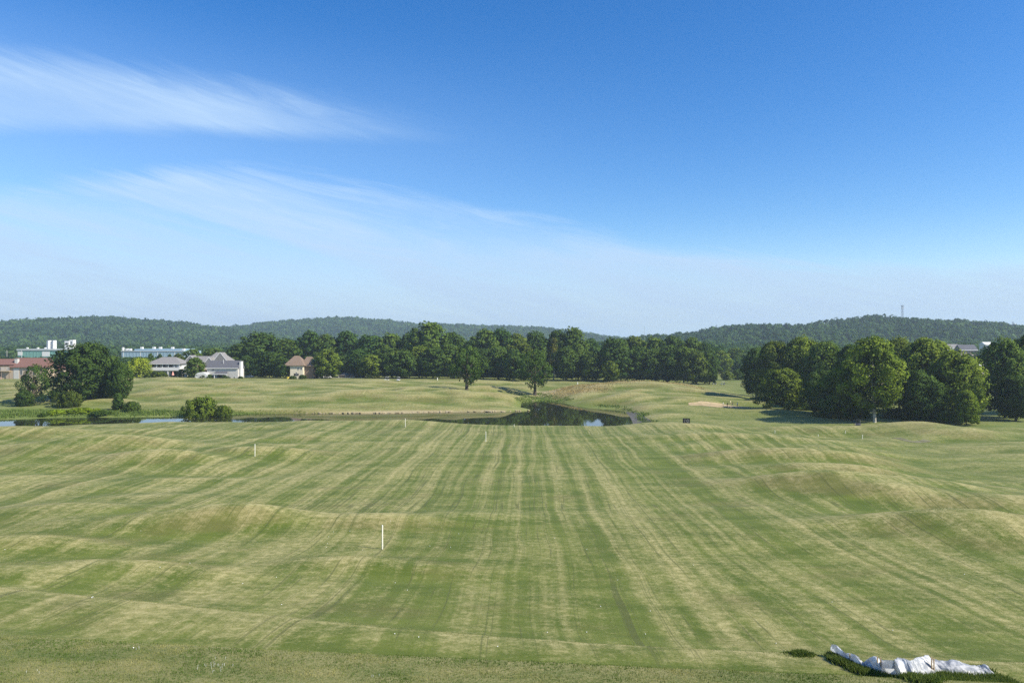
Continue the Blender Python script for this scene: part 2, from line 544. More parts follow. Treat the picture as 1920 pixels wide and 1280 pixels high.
class MB:
    """collects boxes, prisms and tubes into one mesh"""
    def __init__(self):
        self.v, self.f = [], []

    def add(self, vs, fs):
        n = len(self.v)
        self.v += [tuple(q) for q in vs]
        self.f += [tuple(i + n for i in f) for f in fs]
        return self

    def box(self, x0, x1, y0, y1, z0, z1):
        return self.add([(x0, y0, z0), (x1, y0, z0), (x1, y1, z0), (x0, y1, z0), (x0, y0, z1), (x1, y0, z1), (x1, y1, z1), (x0, y1, z1)],
                        [(3, 2, 1, 0), (4, 5, 6, 7), (0, 1, 5, 4), (1, 2, 6, 5), (2, 3, 7, 6), (3, 0, 4, 7)])

    def tube(self, a, b, r0, r1=None, n=8, cap=True):
        r1 = r0 if r1 is None else r1
        a, b = Vector(a), Vector(b)
        q = (b - a).to_track_quat('Z', 'Y')
        vs = []
        for c, r in ((a, r0), (b, r1)):
            for i in range(n):
                t = 2 * math.pi * i / n
                vs.append(c + q @ Vector((math.cos(t) * r, math.sin(t) * r, 0)))
        fs = [(i, (i + 1) % n, n + (i + 1) % n, n + i) for i in range(n)]
        if cap:
            fs += [tuple(range(n - 1, -1, -1)), tuple(range(n, 2 * n))]
        return self.add(vs, fs)

    def mesh(self, name, m, smooth=False):
        me = bpy.data.meshes.new(name)
        me.from_pydata(self.v, [], self.f)
        me.materials.append(m)
        if smooth:
            me.polygons.foreach_set('use_smooth', [True] * len(me.polygons))
        me.update()
        return me

    def build(self, name, m, parent=None, smooth=False):
        o = bpy.data.objects.new(name, self.mesh(name, m, smooth))
        if parent:
            o.parent = parent
        return link(o)


def part(name, me, parent, loc=(0, 0, 0)):
    o = bpy.data.objects.new(name, me)
    o.parent = parent
    o.location = loc
    return link(o)


def copy_tree(o, parent=None):
    c = o.copy()
    col.objects.link(c)
    if parent:
        c.parent = parent
    for ch in list(o.children):
        copy_tree(ch, c)
    return c


def norm(v):
    return v / np.maximum(np.linalg.norm(v, axis=-1, keepdims=True), 1e-9)


def leaf_quads(c, n, size, asp=0.75):
    """quads of the given half sizes at c facing n"""
    N = len(c)
    n = norm(n)
    r = norm(rng.normal(size=(N, 3)))
    t = norm(np.cross(n, r))
    b = np.cross(n, t)
    s = np.asarray(size).reshape(-1, 1)
    v = np.stack([c - t * s, c - b * s * asp, c + t * s, c + b * s * asp], 1)
    return v


def set_tint(me, tint, per):
    a = me.attributes.new('tint', 'FLOAT', 'POINT')
    a.data.foreach_set('value', np.repeat(np.clip(tint, 0, 1), per).astype(np.float32))

# ------------------------------------------------------------------ the ground sheet
def build_ground():
    ys = [-60.0, -40, -25, -12]
    y = 0.0
    while y < 5200:
        ys.append(y)
        if y < 20:
            y += 2.0
        elif y < 440:
            y += 0.0052 * y + 0.14
        else:
            y += 0.04 * y
    ys = np.array(ys)
    us = np.linspace(-1.35, 1.35, 560)
    Y = np.repeat(ys[:, None], len(us), 1)
    X = us[None, :] * (np.maximum(ys, 0)[:, None] + 26)
    z = ground_z(X, Y)
    nr, nc = X.shape
    verts = np.stack([X, Y, z], -1).reshape(-1, 3)
    idx = np.arange(nr * nc).reshape(nr, nc)
    faces = np.stack([idx[:-1, :-1], idx[:-1, 1:], idx[1:, 1:], idx[1:, :-1]], -1).reshape(-1, 4)
    me = mesh_np('ground', verts, faces, ground_material())
    me.polygons.foreach_set('use_smooth', np.ones(len(faces), bool))
    # dry crests, with mound shading put into the colour as darker hollows: height above the neighbourhood a few metres away
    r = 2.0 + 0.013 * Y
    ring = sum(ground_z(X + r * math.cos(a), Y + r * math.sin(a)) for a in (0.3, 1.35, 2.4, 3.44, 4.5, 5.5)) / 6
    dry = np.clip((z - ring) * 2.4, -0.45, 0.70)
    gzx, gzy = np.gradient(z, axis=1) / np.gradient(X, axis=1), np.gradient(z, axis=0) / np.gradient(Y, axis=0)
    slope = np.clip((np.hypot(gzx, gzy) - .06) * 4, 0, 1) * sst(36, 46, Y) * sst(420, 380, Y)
    H = ground_H(X, Y)
    # distance fields of land use
    edge1 = 30.1 - 0.107 * X
    roughz = sst(1.2, -1.2, Y - edge1 + 0.8 * perlin(X / 2, Y / 2))
    px = X / np.maximum(Y, 1) * F + 960
    stripe = (1 - 0.75 * sst(1500, 1720, px) * sst(90, 130, Y)) * sst(235, 190, Y) * sst(28, 36, Y)
    stripe = np.maximum(stripe, 0.12)
    lush = np.zeros_like(X)
    nz = perlin(X / 9, Y / 9)
    # wet margin of the pond
    shore = sst(24.2, 25.2, H) * sst(228, 236, Y) * sst(350, 330, Y) * sst(1190, 1130, px)
    lush = np.maximum(lush, shore * sst(560, 430, px) * 0.95)
    lush = np.maximum(lush, shore * sst(900, 960, px) * 0.8)
    lush = np.maximum(lush, sst(250, 120, px) * sst(300, 262, Y) * sst(236, 240, Y) * 0.8)
    lush = np.maximum(lush, sst(1330, 1480, px) * sst(200, 215, Y) * 0.35)
    lush = np.maximum(lush, sst(1830, 1860, px) * sst(195, 210, Y) * sst(420, 380, Y) * 0.6)
    lush = np.maximum(lush, sst(430, 470, Y) * 0.5)
    lush = np.clip(lush * (0.8 + 0.5 * nz), 0, 1)
    dry_shade = dry + 0.08 * sst(262, 280, Y) * sst(440, 400, Y) * sst(1330, 1250, px) + 0.10 * sst(150, 178, Y) * sst(215, 200, Y) * sst(1500, 1200, px)
    # scalped turf along the two grade breaks of the near bank
    deff = Y + (0.107 + 0.133 * sst(31, 41, Y)) * X * sst(80, 45, Y)
    brk = np.exp(-((deff - 35.7) / .45)**2) + .7 * np.exp(-((deff - 30.3) / .3)**2)
    dry_shade = dry_shade + 0.75 * brk * np.clip(.6 + 1.2 * perlin(X / 3.1, Y / 3.1), 0, 1) * sst(60, 48, Y)
    # fescue slopes behind the pond
    fes = np.maximum(sst(1020, 1060, px) * sst(1160, 1120, px) * sst(316, 324, Y) * sst(352, 342, Y), .8 * sst(1120, 1150, px) * sst(1340, 1280, px) * sst(334, 340, Y) * sst(360, 350, Y))
    bare = 0.65 * fes * (0.6 + 0.5 * nz)
    # eroded cut bank along the water and mud at the right end of the pond
    bare = np.maximum(bare, 0.8 * sst(540, 580, px) * sst(960, 930, px) * sst(25.9, 25.5, H) * sst(24.75, 25.1, H) * sst(245, 250, Y))
    bare = np.maximum(bare, 0.7 * sst(985, 1010, px) * sst(1080, 1040, px) * sst(326, 332, Y) * sst(352, 345, Y))
    for nm, arr in (('dry', dry_shade), ('stripe', stripe), ('lush', lush), ('rough_grass', roughz), ('bare', np.clip(bare, 0, 1)), ('slope', slope)):
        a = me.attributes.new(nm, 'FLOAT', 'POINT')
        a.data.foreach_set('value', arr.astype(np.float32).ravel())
    o = bpy.data.objects.new('ground', me)
    link(o)
    tag(o, 'rolling mown grass of the golf course with dry straw coloured crests', kind='structure')


build_ground()

# ------------------------------------------------------------------ pond
def water_material():
    m = bpy.data.materials.new('pond_water')
    m.use_nodes = True
    T = NT(m.node_tree)
    geo = T.n('ShaderNodeNewGeometry')
    p = T.sep(geo.outputs['Position'])
    nz = T.noise(T.xyz(T.m('MULTIPLY', p[0], .9), T.m('MULTIPLY', p[1], .9), 0), 1, 3, .5)
    b = T.n('ShaderNodeBsdfPrincipled')
    T.put(b.inputs['Base Color'], (0.022, 0.024, 0.012))
    b.inputs['Roughness'].default_value = 0.02
    b.inputs['IOR'].default_value = 1.333
    bp = T.n('ShaderNodeBump')
    bp.inputs['Strength'].default_value = 0.05
    bp.inputs['Distance'].default_value = 0.05
    T.put(bp.inputs['Height'], nz)
    T.put(b.inputs['Normal'], bp.outputs[0])
    o = T.n('ShaderNodeOutputMaterial')
    T.put(o.inputs[0], b.outputs[0])
    return m


WZ = CAM_Z - WATER_H
wv = [(-330, 200, WZ), (75, 200, WZ), (75, 332, WZ), (-330, 332, WZ)]
w = bpy.data.objects.new('pond_water', mesh_np('pond_water', wv, [(0, 1, 2, 3)], water_material()))
link(w)
tag(w, 'still dark pond and creek crossing the fairway', kind='structure')

# sand and gravel sheets laid a few centimetres over the grass
def sheet(name, ring_fn, n_in, n_ang, m, lift, label, kind='structure'):
    vs, fs = [], []
    for i in range(n_in + 1):
        for j in range(n_ang):
            x, y = ring_fn(i / n_in, 2 * math.pi * j / n_ang)
            vs.append((x, y))
    vs = np.array(vs)
    z = ground_z(vs[:, 0], vs[:, 1]) + lift
    for i in range(n_in):
        for j in range(n_ang):
            k = (j + 1) % n_ang
            fs.append((i * n_ang + j, (i + 1) * n_ang + j, (i + 1) * n_ang + k, i * n_ang + k))
    me = mesh_np(name, np.column_stack([vs, z]), fs, m)
    me.polygons.foreach_set('use_smooth', np.ones(len(fs), bool))
    return tag(link(bpy.data.objects.new(name, me)), label, kind=kind)


SAND = mat('bunker_sand', (0.40, 0.31, 0.18), 0.95, 0.05, vary=.2, scale=.5)
GRAVEL = mat('pond_gravel', (0.13, 0.125, 0.11), 0.95, 0.05, vary=.3, scale=.8)
PATH = mat('path_gravel', (0.25, 0.235, 0.20), 0.95, 0.05, vary=.2, scale=.6)


def bunker_ring(t, a):
    w_ = 1 + .18 * math.sin(2 * a + .6) + .1 * math.sin(3 * a + 2) + .06 * math.sin(7 * a)
    t = max(t, .01)
    x = 9.8 * w_ * math.cos(a) * t
    return XD(1345, 276) + x, 277 + 5.6 * w_ * math.sin(a) * t - .28 * x


sheet('sand_bunker', bunker_ring, 8, 40, SAND, 0.06, 'tan sand bunker where the golfers stand')


def gravel_ring(t, a):
    t = max(t, .01)
    w_ = 1 + .12 * math.sin(3 * a) + .08 * math.sin(5 * a + 1)
    x, y = 5.0 * w_ * math.cos(a) * t, 25 * w_ * math.sin(a) * t
    c, s = math.cos(.08), math.sin(.08)
    return 39.0 + x * c - y * s * 1.0, 249 + x * s + y * c


sheet('gravel_shore', gravel_ring, 8, 40, GRAVEL, 0.03, 'grey gravel shore at the right end of the pond')


def ribbon(name, pts, width, m, lift, label):
    """a path of even width along a smooth line of (photo column, distance)"""
    P2 = np.array([(XD(a, d), d) for a, d in pts])
    t = np.arange(len(P2))
    tt = np.linspace(0, len(P2) - 1, 14 * len(P2))
    cx, cy = pchip(t, P2[:, 0], tt), pchip(t, P2[:, 1], tt)
    dx, dy = np.gradient(cx), np.gradient(cy)
    L = np.hypot(dx, dy)
    nx, ny = -dy / L, dx / L
    vs, fs = [], []
    for s in (-.5, -.17, .17, .5):
        x, y = cx + nx * width * s, cy + ny * width * s
        vs.append(np.column_stack([x, y, ground_z(x, y) + lift]))
    n = len(tt)
    for k in range(3):
        for i in range(n - 1):
            fs.append((k * n + i, (k + 1) * n + i, (k + 1) * n + i + 1, k * n + i + 1))
    me = mesh_np(name, np.concatenate(vs), fs, m)
    return tag(link(bpy.data.objects.new(name, me)), label, kind='structure')


CART = mat('worn_path', (0.165, 0.16, 0.095), 0.95, 0.05, vary=.3, scale=.6)
ribbon('cart_path', [(1560, 262), (1598, 232), (1610, 212), (1609, 204), (1606, 197)], 1.8, CART, 0.05, 'grey cart path at the foot of the sycamore')
ribbon('cart_path', [(1680, 178), (1700, 172), (1716, 170), (1740, 174)], 2.0, CART, 0.05, 'short grey stretch of cart path between the right hand mounds')
ribbon('road', [(560, 423), (630, 418), (700, 420), (780, 424), (860, 430)], 6.5, PATH, 0.06, 'pale paved road in front of the far wood')

# ------------------------------------------------------------------ hills
HILLS = [
    # (name, ridge distance, half depth, [(column, row of the wooded skyline)], label)
    ('hill', 2250, 950, [(-420, 612), (-200, 606), (0, 604), (60, 603), (140, 598), (190, 595), (215, 595), (250, 599), (300, 601), (340, 604), (370, 609), (405, 613),
                         (450, 617), (500, 624), (560, 632), (640, 640)], 'long low wooded hill behind the houses on the left'),
    ('hill', 3000, 900, [(380, 632), (430, 616), (500, 606), (560, 601), (620, 597), (650, 596), (690, 599), (740, 602), (780, 607), (850, 608), (900, 611), (960, 612),
                         (1010, 614), (1050, 619), (1100, 626), (1160, 634), (1220, 642)], 'hazy wooded hill behind the middle of the far wood'),
    ('hill', 1500, 520, [(1120, 645), (1200, 630), (1270, 625), (1300, 622), (1340, 614), (1380, 609), (1440, 607), (1500, 608), (1540, 602), (1600, 595), (1632, 591),
                         (1660, 594), (1720, 599), (1770, 598), (1800, 602), (1850, 606), (1890, 612), (1940, 618), (2050, 622), (2300, 628)],
     'nearest wooded hill on the right carrying the radio mast'),
]
FOREST_FLOOR = mat('forest_floor', (0.03, 0.05, 0.018), 0.95, 0.05, vary=.3, scale=.02)
hill_fns = []
TREE_TOP = 14.5
for name, d0, half, pts, label in HILLS:
    pu = np.array([(p[0] - 960) / F for p in pts])
    ph = np.array([CAM_Z + (640 - p[1]) / F * d0 - TREE_TOP for p in pts])

    def fn(x, y, pu=pu, ph=ph, d0=d0, half=half):
        u = x / d0
        top = pchip(pu, ph, u)
        t = np.clip(np.abs((y - d0) / half), 0, 1)
        bell = 0.5 + 0.5 * np.cos(np.pi * t)
        spur = 0.20 * perlin(x / 160 + 2, y / 260) + .08 * perlin(x / 60, y / 90)
        base = CAM_Z - 24.0
        return base + (top - base) * np.clip(bell * (1 + spur * 4 * bell * (1 - bell)), 0, 1.0)
    hill_fns.append((fn, d0, half, pu))
    gx = np.linspace(pu[0] * d0, pu[-1] * d0, 160)
    gy = np.linspace(d0 - half, d0 + half * .6, 60)
    X, Y = np.meshgrid(gx, gy)
    Z = fn(X, Y)
    idx = np.arange(X.size).reshape(X.shape)
    faces = np.stack([idx[:-1, :-1], idx[:-1, 1:], idx[1:, 1:], idx[1:, :-1]], -1).reshape(-1, 4)
    me = mesh_np(name, np.stack([X, Y, Z], -1).reshape(-1, 3), faces, FOREST_FLOOR)
    tag(link(bpy.data.objects.new(name, me)), label, kind='structure')


def forest(name, x, y, z, hgt, rad, nleaf, label, size=1.0):
    """a far wood as one mass: every tree a dome of leaf clumps"""
    N = len(x)
    base = np.column_stack([x, y, z])
    d = norm(rng.normal(size=(N, nleaf, 3)) + np.array([0, -0.35, 0.35]))
    d[..., 2] = np.abs(d[..., 2]) * 0.9 + np.where(d[..., 2] < 0, -0.25, 0.05)
    lump = 1 + 0.22 * np.sin(d[..., 0] * 5 + rng.uniform(0, 6, (N, 1))) * np.cos(d[..., 2] * 6 + rng.uniform(0, 6, (N, 1)))
    rad = np.asarray(rad)[:, None]
    hgt = np.asarray(hgt)[:, None]
    c = np.empty((N, nleaf, 3))
    k = rng.uniform(.72, 1.05, (N, nleaf)) * lump
    c[..., 0] = base[:, None, 0] + d[..., 0] * rad * k
    c[..., 1] = base[:, None, 1] + d[..., 1] * rad * k
    c[..., 2] = base[:, None, 2] + hgt * .45 + d[..., 2] * hgt * .55 * k
    nrm = norm(d + 0.28 * rng.normal(size=d.shape))
    s = np.broadcast_to(rad * 0.36 * size, (N, nleaf)) * rng.uniform(.7, 1.25, (N, nleaf))
    v = leaf_quads(c.reshape(-1, 3), nrm.reshape(-1, 3), s.reshape(-1))
    n = N * nleaf
    me = mesh_np(name, v.reshape(-1, 3), np.arange(n * 4).reshape(-1, 4), LEAF)
    tint = (rng.uniform(0, .62, (N, 1)) + .75 * perlin(x / 95, y / 170)[:, None] + rng.uniform(-.2, .25, (N, nleaf))).ravel()
    set_tint(me, tint, 4)
    o = tag(link(bpy.data.objects.new(name, me)), label, kind='stuff')
    o.color = (.62, .74, .95, 1)  # bluish haze put into the leaf colour
    return o


def jgrid(x0, x1, y0, y1, sp):
    gx, gy = np.meshgrid(np.arange(x0, x1, sp), np.arange(y0, y1, sp * .9))
    gx = gx + rng.uniform(-.5, .5, gx.shape) * sp
    gy = gy + rng.uniform(-.5, .5, gy.shape) * sp
    return gx.ravel(), gy.ravel()


for (fn, d0, half, pu), sp, hh, rr, lab in zip(
        hill_fns, (19, 24, 13.5), (17, 18, 15), (10.5, 13, 7.6),
        ('unbroken woods covering the long hill on the left', 'hazy woods covering the far middle hill', 'dense woods covering the near hill on the right')):
    x, y = jgrid(pu[0] * d0, pu[-1] * d0, d0 - half * .85, d0 + half * .10, sp)
    z = fn(x, y)
    keep = (z > CAM_Z - 24.0 + 1.5) & (np.abs(x / y) < 0.80)
    x, y, z = x[keep], y[keep], z[keep]
    sc = rng.uniform(.62, 1.3, len(x))
    forest('woods', x, y, z - 2, hh * sc, rr * sc * rng.uniform(.85, 1.15, len(x)), 30 if d0 < 2000 else 24, lab)

# valley woods between the course and the hills
x, y = jgrid(-760, 760, 500, 1250, 12.5)
pxs = x / y * F + 960
keep = (np.abs(x / y) < .74)
keep &= ~((pxs < 460) & (y < 575))
keep &= ~((pxs < 460) & (y > 690) & (y < 715))                       # house lots and works yards on the left
keep &= ~((pxs < 400) & (y > 690) & (y < 790))
keep &= ~((pxs > 1330) & (pxs < 1735) & (y < 560))
keep &= ~((pxs > 1735) & (y < 535))
keep &= ~((pxs > 1735) & (pxs < 1870) & (y < 720) & (y > 585))
x, y = x[keep], y[keep]
z = ground_z(x, y)
sc = rng.uniform(.7, 1.15, len(x))
pk = x / y * F + 960
ht = np.where((pk < 460) & (y < 700), np.clip(CAM_Z - 29.5 / F * y - z - 1, 2, 12) / sc, 0) + np.where((pk < 460) & (y < 700), 0, np.where(pk < 480, 10.0, np.where(pk > 1350, 13.0, 17.0)))
forest('woods', x, y, z - 1.5, ht * sc + 2, 7.0 * sc, 34, 'valley woods reaching from the course back to the hills')

# ------------------------------------------------------------------ tree makers
def prof_round(t):
    return np.sqrt(np.clip(1 - (2 * t - 0.92)**2 / 1.17, 0.02, 1))


def prof_oval(t):
    return np.clip(np.sin(np.pi * np.clip(t * .93 + .05, 0, 1))**.6, .05, 1)


def prof_cone(t):
    return np.clip((1 - t)**.75 * (.35 + .65 * np.clip(t / .16, 0, 1)), .06, 1)


def prof_spread(t):
    return np.clip(1.05 * np.sqrt(np.clip(1 - ((t - .30) / .72)**2, 0.03, 1)), .05, 1)


def crown_mesh(name, rx, z0, z1, nb, br, nl, ls, prof=prof_round, droop=0.0, fill=0.12, seed=1, holes=0.0):
    global rng
    keep = rng
    rng = np.random.default_rng(seed)
    h = z1 - z0
    ts = (np.arange(nb) + rng.uniform(0, 1, nb)) / nb
    ts = 0.03 + 0.94 * ts**0.9
    ang = np.arange(nb) * 2.39996 + rng.uniform(-.5, .5, nb)
    rf = rng.uniform(.42, 1.16, nb)**.6
    asym = 1 + .22 * np.cos(ang + rng.uniform(0, 6)) + .13 * np.cos(2 * ang + rng.uniform(0, 6))
    br_ = br * rng.uniform(.5, 1.45, nb)
    pr = prof(ts) * rx * asym
    rad = np.maximum(pr - br_ * .75, 0) * rf
    bc = np.column_stack([np.cos(ang) * rad, np.sin(ang) * rad, z0 + br * .5 + ts * (h - br * 1.2)])
    if holes:
        sel = rng.uniform(size=nb) > holes
        bc, br_ = bc[sel], br_[sel]
        nb = len(bc)
    ctr = np.array([0, 0, z0 + h * .45])
    outw = norm((bc - ctr) / np.array([rx, rx, h * .5]))
    d = norm(rng.normal(size=(nb, nl, 3)) + outw[:, None] * .55)
    k = rng.uniform(.55, 1.1, (nb, nl))
    pos = bc[:, None] + d * (br_[:, None] * k)[..., None] * np.array([1, 1, .82])
    if droop:
        pos[..., 2] -= droop * rng.uniform(0, 1, (nb, nl))**1.5 * (np.linalg.norm(pos[..., :2], axis=-1) / rx)**1.5
        pos[..., 2] = np.maximum(pos[..., 2], z0 * .4 + .3)
    ln = norm(d + .5 * rng.normal(size=d.shape))
    if droop:
        ln[..., 2] *= .3
    size = ls * rng.uniform(.65, 1.3, (nb, nl))
    tint = rng.uniform(.0, .65, (nb, 1)) + rng.uniform(-.1, .4, (nb, nl))
    sn = norm(.75 * d + .45 * outw[:, None] + .28 * rng.normal(size=d.shape))
    # inner foliage that closes the view through the crown
    nf = int(nb * nl * fill)
    tf = rng.uniform(.08, .9, nf)
    af = rng.uniform(0, 2 * np.pi, nf)
    rfz = prof(tf) * rx * np.sqrt(rng.uniform(0, 1, nf)) * .72
    pf = np.column_stack([np.cos(af) * rfz, np.sin(af) * rfz, z0 + tf * h])
    c = np.concatenate([pos.reshape(-1, 3), pf])
    n_ = np.concatenate([ln.reshape(-1, 3), norm(rng.normal(size=(nf, 3)))])
    s_ = np.concatenate([size.ravel(), np.full(nf, ls * 1.7)])
    tt = np.concatenate([tint.ravel(), np.full(nf, .25)])
    sn = np.concatenate([sn.reshape(-1, 3), norm(pf - ctr + .01)])
    v = leaf_quads(c, n_, s_, 0.7 if not droop else 0.45)
    me = mesh_np(name, v.reshape(-1, 3), np.arange(len(c) * 4).reshape(-1, 4), LEAF)
    set_tint(me, tt, 4)
    me.normals_split_custom_set_from_vertices(np.repeat(sn, 4, 0).tolist())
    rng = keep
    return me


def trunk_mesh(name, h, r, spread, seed, m=None, z_fork=.3, nlimb=6):
    rd = random.Random(seed)
    b = MB()
    p0 = Vector((0, 0, -.5))
    p = p0
    rr = r * 1.35
    lean = Vector((rd.uniform(-.05, .05), rd.uniform(-.05, .05), 0))
    zs = [z_fork * h, .55 * h, .85 * h]
    pts = [p0, Vector((0, 0, .6))] + [Vector((lean.x * z_, lean.y * z_, z_)) for z_ in zs]
    rs = [r * 1.5, r, r * .8, r * .5, r * .15]
    for a, c, ra, rb in zip(pts[:-1], pts[1:], rs[:-1], rs[1:]):
        b.tube(a, c, ra, rb, 8, False)
    for i in range(nlimb):
        z_ = h * (z_fork + (.35 * i / nlimb))
        a = i * 2.4 + rd.uniform(-.4, .4)
        st = Vector((lean.x * z_, lean.y * z_, z_))
        ml = st + Vector((math.cos(a), math.sin(a), .7)) * spread * .45
        en = ml + Vector((math.cos(a + .2), math.sin(a + .2), .8)) * spread * .4
        b.tube(st, ml, r * .42, r * .28, 6, False)
        b.tube(ml, en, r * .28, r * .08, 6, False)
    return b.mesh(name, m or BARK, True)


PROTO = {}


def proto(key, h, w, crown, trunk):
    PROTO[key] = (h, w, crown, trunk)


# near trees (the clump on the right, the left bank)
for i, (pf, hol) in enumerate(((prof_oval, 0), (prof_round, .05), (prof_spread, 0), (prof_oval, .1))):
    proto(f'near{i}', 24, 18, crown_mesh('crown', 9, 0.9, 24, 92, 2.45, 150, .36, pf, seed=20 + i, holes=hol),
          trunk_mesh('trunk', 22, .42, 7, 30 + i))
proto('syc', 26, 19, crown_mesh('crown', 9.5, 3.0, 26, 110, 2.2, 135, .36, prof_oval, seed=41, holes=.08, fill=.06),
      trunk_mesh('trunk', 25, .45, 8, 42, PALE_BARK, .22, 9))
proto('oak_open', 16, 15, crown_mesh('crown', 7.5, 2.6, 16, 52, 1.7, 120, .30, prof_round, seed=44, holes=.25, fill=.02),
      trunk_mesh('trunk', 15, .75, 6, 45, BARK, .22, 9))
proto('bush', 8, 16, crown_mesh('crown', 8, -.3, 8, 60, 1.7, 110, .28, prof_spread, seed=46), trunk_mesh('trunk', 6, .25, 4, 47, BARK, .08, 8))
proto('shrub_cone', 9, 7, crown_mesh('crown', 3.5, -.2, 9, 45, 1.1, 90, .24, prof_cone, seed=48), trunk_mesh('trunk', 7, .18, 2, 49))
# far trees (400 m and more)
for i, (pf, hol) in enumerate(((prof_oval, 0), (prof_round, 0), (prof_oval, .12), (prof_spread, 0), (prof_round, .1), (prof_cone, 0))):
    proto(f'far{i}', 24, 16, crown_mesh('crown', 8, .6, 24, 58, 2.3, 78, .50, pf, seed=60 + i, holes=hol),
          trunk_mesh('trunk', 22, .4, 6, 70 + i))
proto('pine', 24, 9, crown_mesh('crown', 4.5, 7.5, 24, 46, 1.5, 46, .36, prof_cone, seed=81, holes=.15, fill=.05), trunk_mesh('trunk', 23, .38, 2.6, 82, PALE_BARK, .3, 6))
proto('willow', 13, 12, crown_mesh('crown', 6.2, 2.0, 13, 60, 1.5, 70, .36, prof_spread, droop=8.0, seed=84), trunk_mesh('trunk', 11, .4, 4, 85))

TREES = []


def tree(px, top, w, d, key, tint, label=None, group=None, name='broadleaf_tree', base=None, cat='tree', sink=0.25):
    x = XD(px, d)
    zg = gz(x, d) if base is None else CAM_Z - (base - 640) / F * d
    zt = CAM_Z - (top - 640) / F * d
    h, pw, crown, trunk = PROTO[key]
    sz = max((zt - zg), 1.5) / h
    sx = w / F * d / pw
    o = empty(name, (x, d, zg - sink), rng.uniform(0, 6.28))
    c = part('crown', crown, o)
    t = part('trunk', trunk, o)
    # crowns keep their proportions per instance: the size lives on the parts
    rt = rng.uniform(.92, 1.08)
    c.scale = (sx * rt, sx / rt, sz)
    t.scale = (min(sx, sz * 1.2), min(sx, sz * 1.2), sz)
    v = rng.uniform(.88, 1.14)
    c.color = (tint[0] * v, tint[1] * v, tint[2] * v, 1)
    tag(o, label, cat, group)
    TREES.append(o)
    return o


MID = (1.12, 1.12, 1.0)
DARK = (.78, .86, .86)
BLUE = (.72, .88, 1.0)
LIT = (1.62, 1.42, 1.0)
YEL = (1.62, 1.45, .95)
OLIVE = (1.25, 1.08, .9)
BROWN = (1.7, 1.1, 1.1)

ORD = ['first', 'second', 'third', 'fourth', 'fifth', 'sixth', 'seventh', 'eighth', 'ninth', 'tenth', 'eleventh', 'twelfth', 'thirteenth', 'fourteenth']
TONE = {MID: 'green', DARK: 'dark green', BLUE: 'blue green', LIT: 'light green', YEL: 'yellow green', OLIVE: 'olive green', BROWN: 'brownish'}
LANDMARKS = [(555, 'the cream house'), (873, 'the lone fairway oak'), (1038, 'the pale trunked pine')]


def wood_row(rows, row, group):
    rows = sorted(rows)
    for i, (px, top, w, d, key, tint) in enumerate(rows):
        mark = [l for l in LANDMARKS if l[0] <= px]
        if mark:
            n = sum(1 for r in rows if mark[-1][0] <= r[0] <= px)
            where = f'{ORD[n - 1]} right of {mark[-1][1]}'
        else:
            n = sum(1 for r in rows if px <= r[0] < LANDMARKS[0][0])
            where = f'{ORD[n - 1]} left of {LANDMARKS[0][1]}'
        tree(px, top, w * 1.16, d, key, tint, f'{TONE[tint]} {row} row tree of the far wood, {where}', group)


BACK = [(462, 640, 72, 470, 'far1', MID), (492, 620, 78, 472, 'far0', DARK), (535, 632, 72, 480, 'far2', MID), (582, 617, 52, 490, 'far0', BLUE), (612, 623, 55, 488, 'far1', MID),
        (648, 617, 56, 492, 'far4', BLUE), (690, 624, 64, 486, 'far3', BLUE), (733, 622, 62, 488, 'far0', MID), (772, 619, 60, 482, 'far2', DARK),
        (808, 600, 74, 462, 'far0', MID), (845, 619, 56, 470, 'far4', DARK), (884, 634, 50, 480, 'far1', BLUE), (910, 614, 58, 466, 'far0', MID),
        (938, 613, 56, 470, 'far2', BLUE), (968, 622, 60, 468, 'far1', OLIVE), (1004, 618, 60, 470, 'far0', DARK), (1044, 615, 52, 474, 'far4', DARK),
        (1076, 610, 56, 470, 'far0', MID), (1106, 631, 44, 488, 'far1', BLUE), (1150, 629, 62, 428, 'far3', DARK), (1188, 627, 58, 474, 'far1', OLIVE),
        (1226, 629, 58, 470, 'far0', MID), (1262, 626, 58, 468, 'far4', DARK), (1296, 629, 50, 465, 'far1', MID), (1322, 640, 46, 462, 'far2', DARK)]
FRONT = [(505, 656, 62, 410, 'far5', DARK), (526, 668, 40, 402, 'far4', DARK), (613, 652, 50, 404, 'far1', LIT), (648, 665, 46, 432, 'far2', MID), (672, 652, 52, 428, 'far0', BLUE),
         (696, 662, 46, 420, 'far4', LIT), (726, 648, 58, 426, 'far1', MID), (758, 655, 54, 420, 'far0', DARK), (786, 645, 52, 428, 'far2', LIT), (812, 648, 60, 424, 'far1', DARK),
         (846, 642, 56, 428, 'far0', MID), (906, 652, 56, 432, 'far2', DARK), (934, 646, 54, 430, 'far0', MID), (964, 652, 54, 420, 'far1', DARK), (982, 640, 44, 430, 'far0', OLIVE),
         (1062, 648, 54, 430, 'far2', MID), (1084, 640, 50, 436, 'far5', MID), (1112, 655, 52, 428, 'far4', MID), (1145, 674, 34, 415, 'far1', LIT), (1164, 650, 50, 430, 'far1', DARK),
         (1194, 646, 52, 428, 'far0', DARK), (1222, 650, 50, 425, 'far2', MID), (1252, 644, 52, 425, 'far0', DARK), (1282, 646, 50, 420, 'far4', MID), (1306, 655, 46, 412, 'far2', OLIVE),
         (1330, 660, 40, 415, 'far1', DARK)]
wood_row(BACK, 'back', 'trees of the far wood across the pond')
wood_row(FRONT, 'front', 'trees of the far wood across the pond')

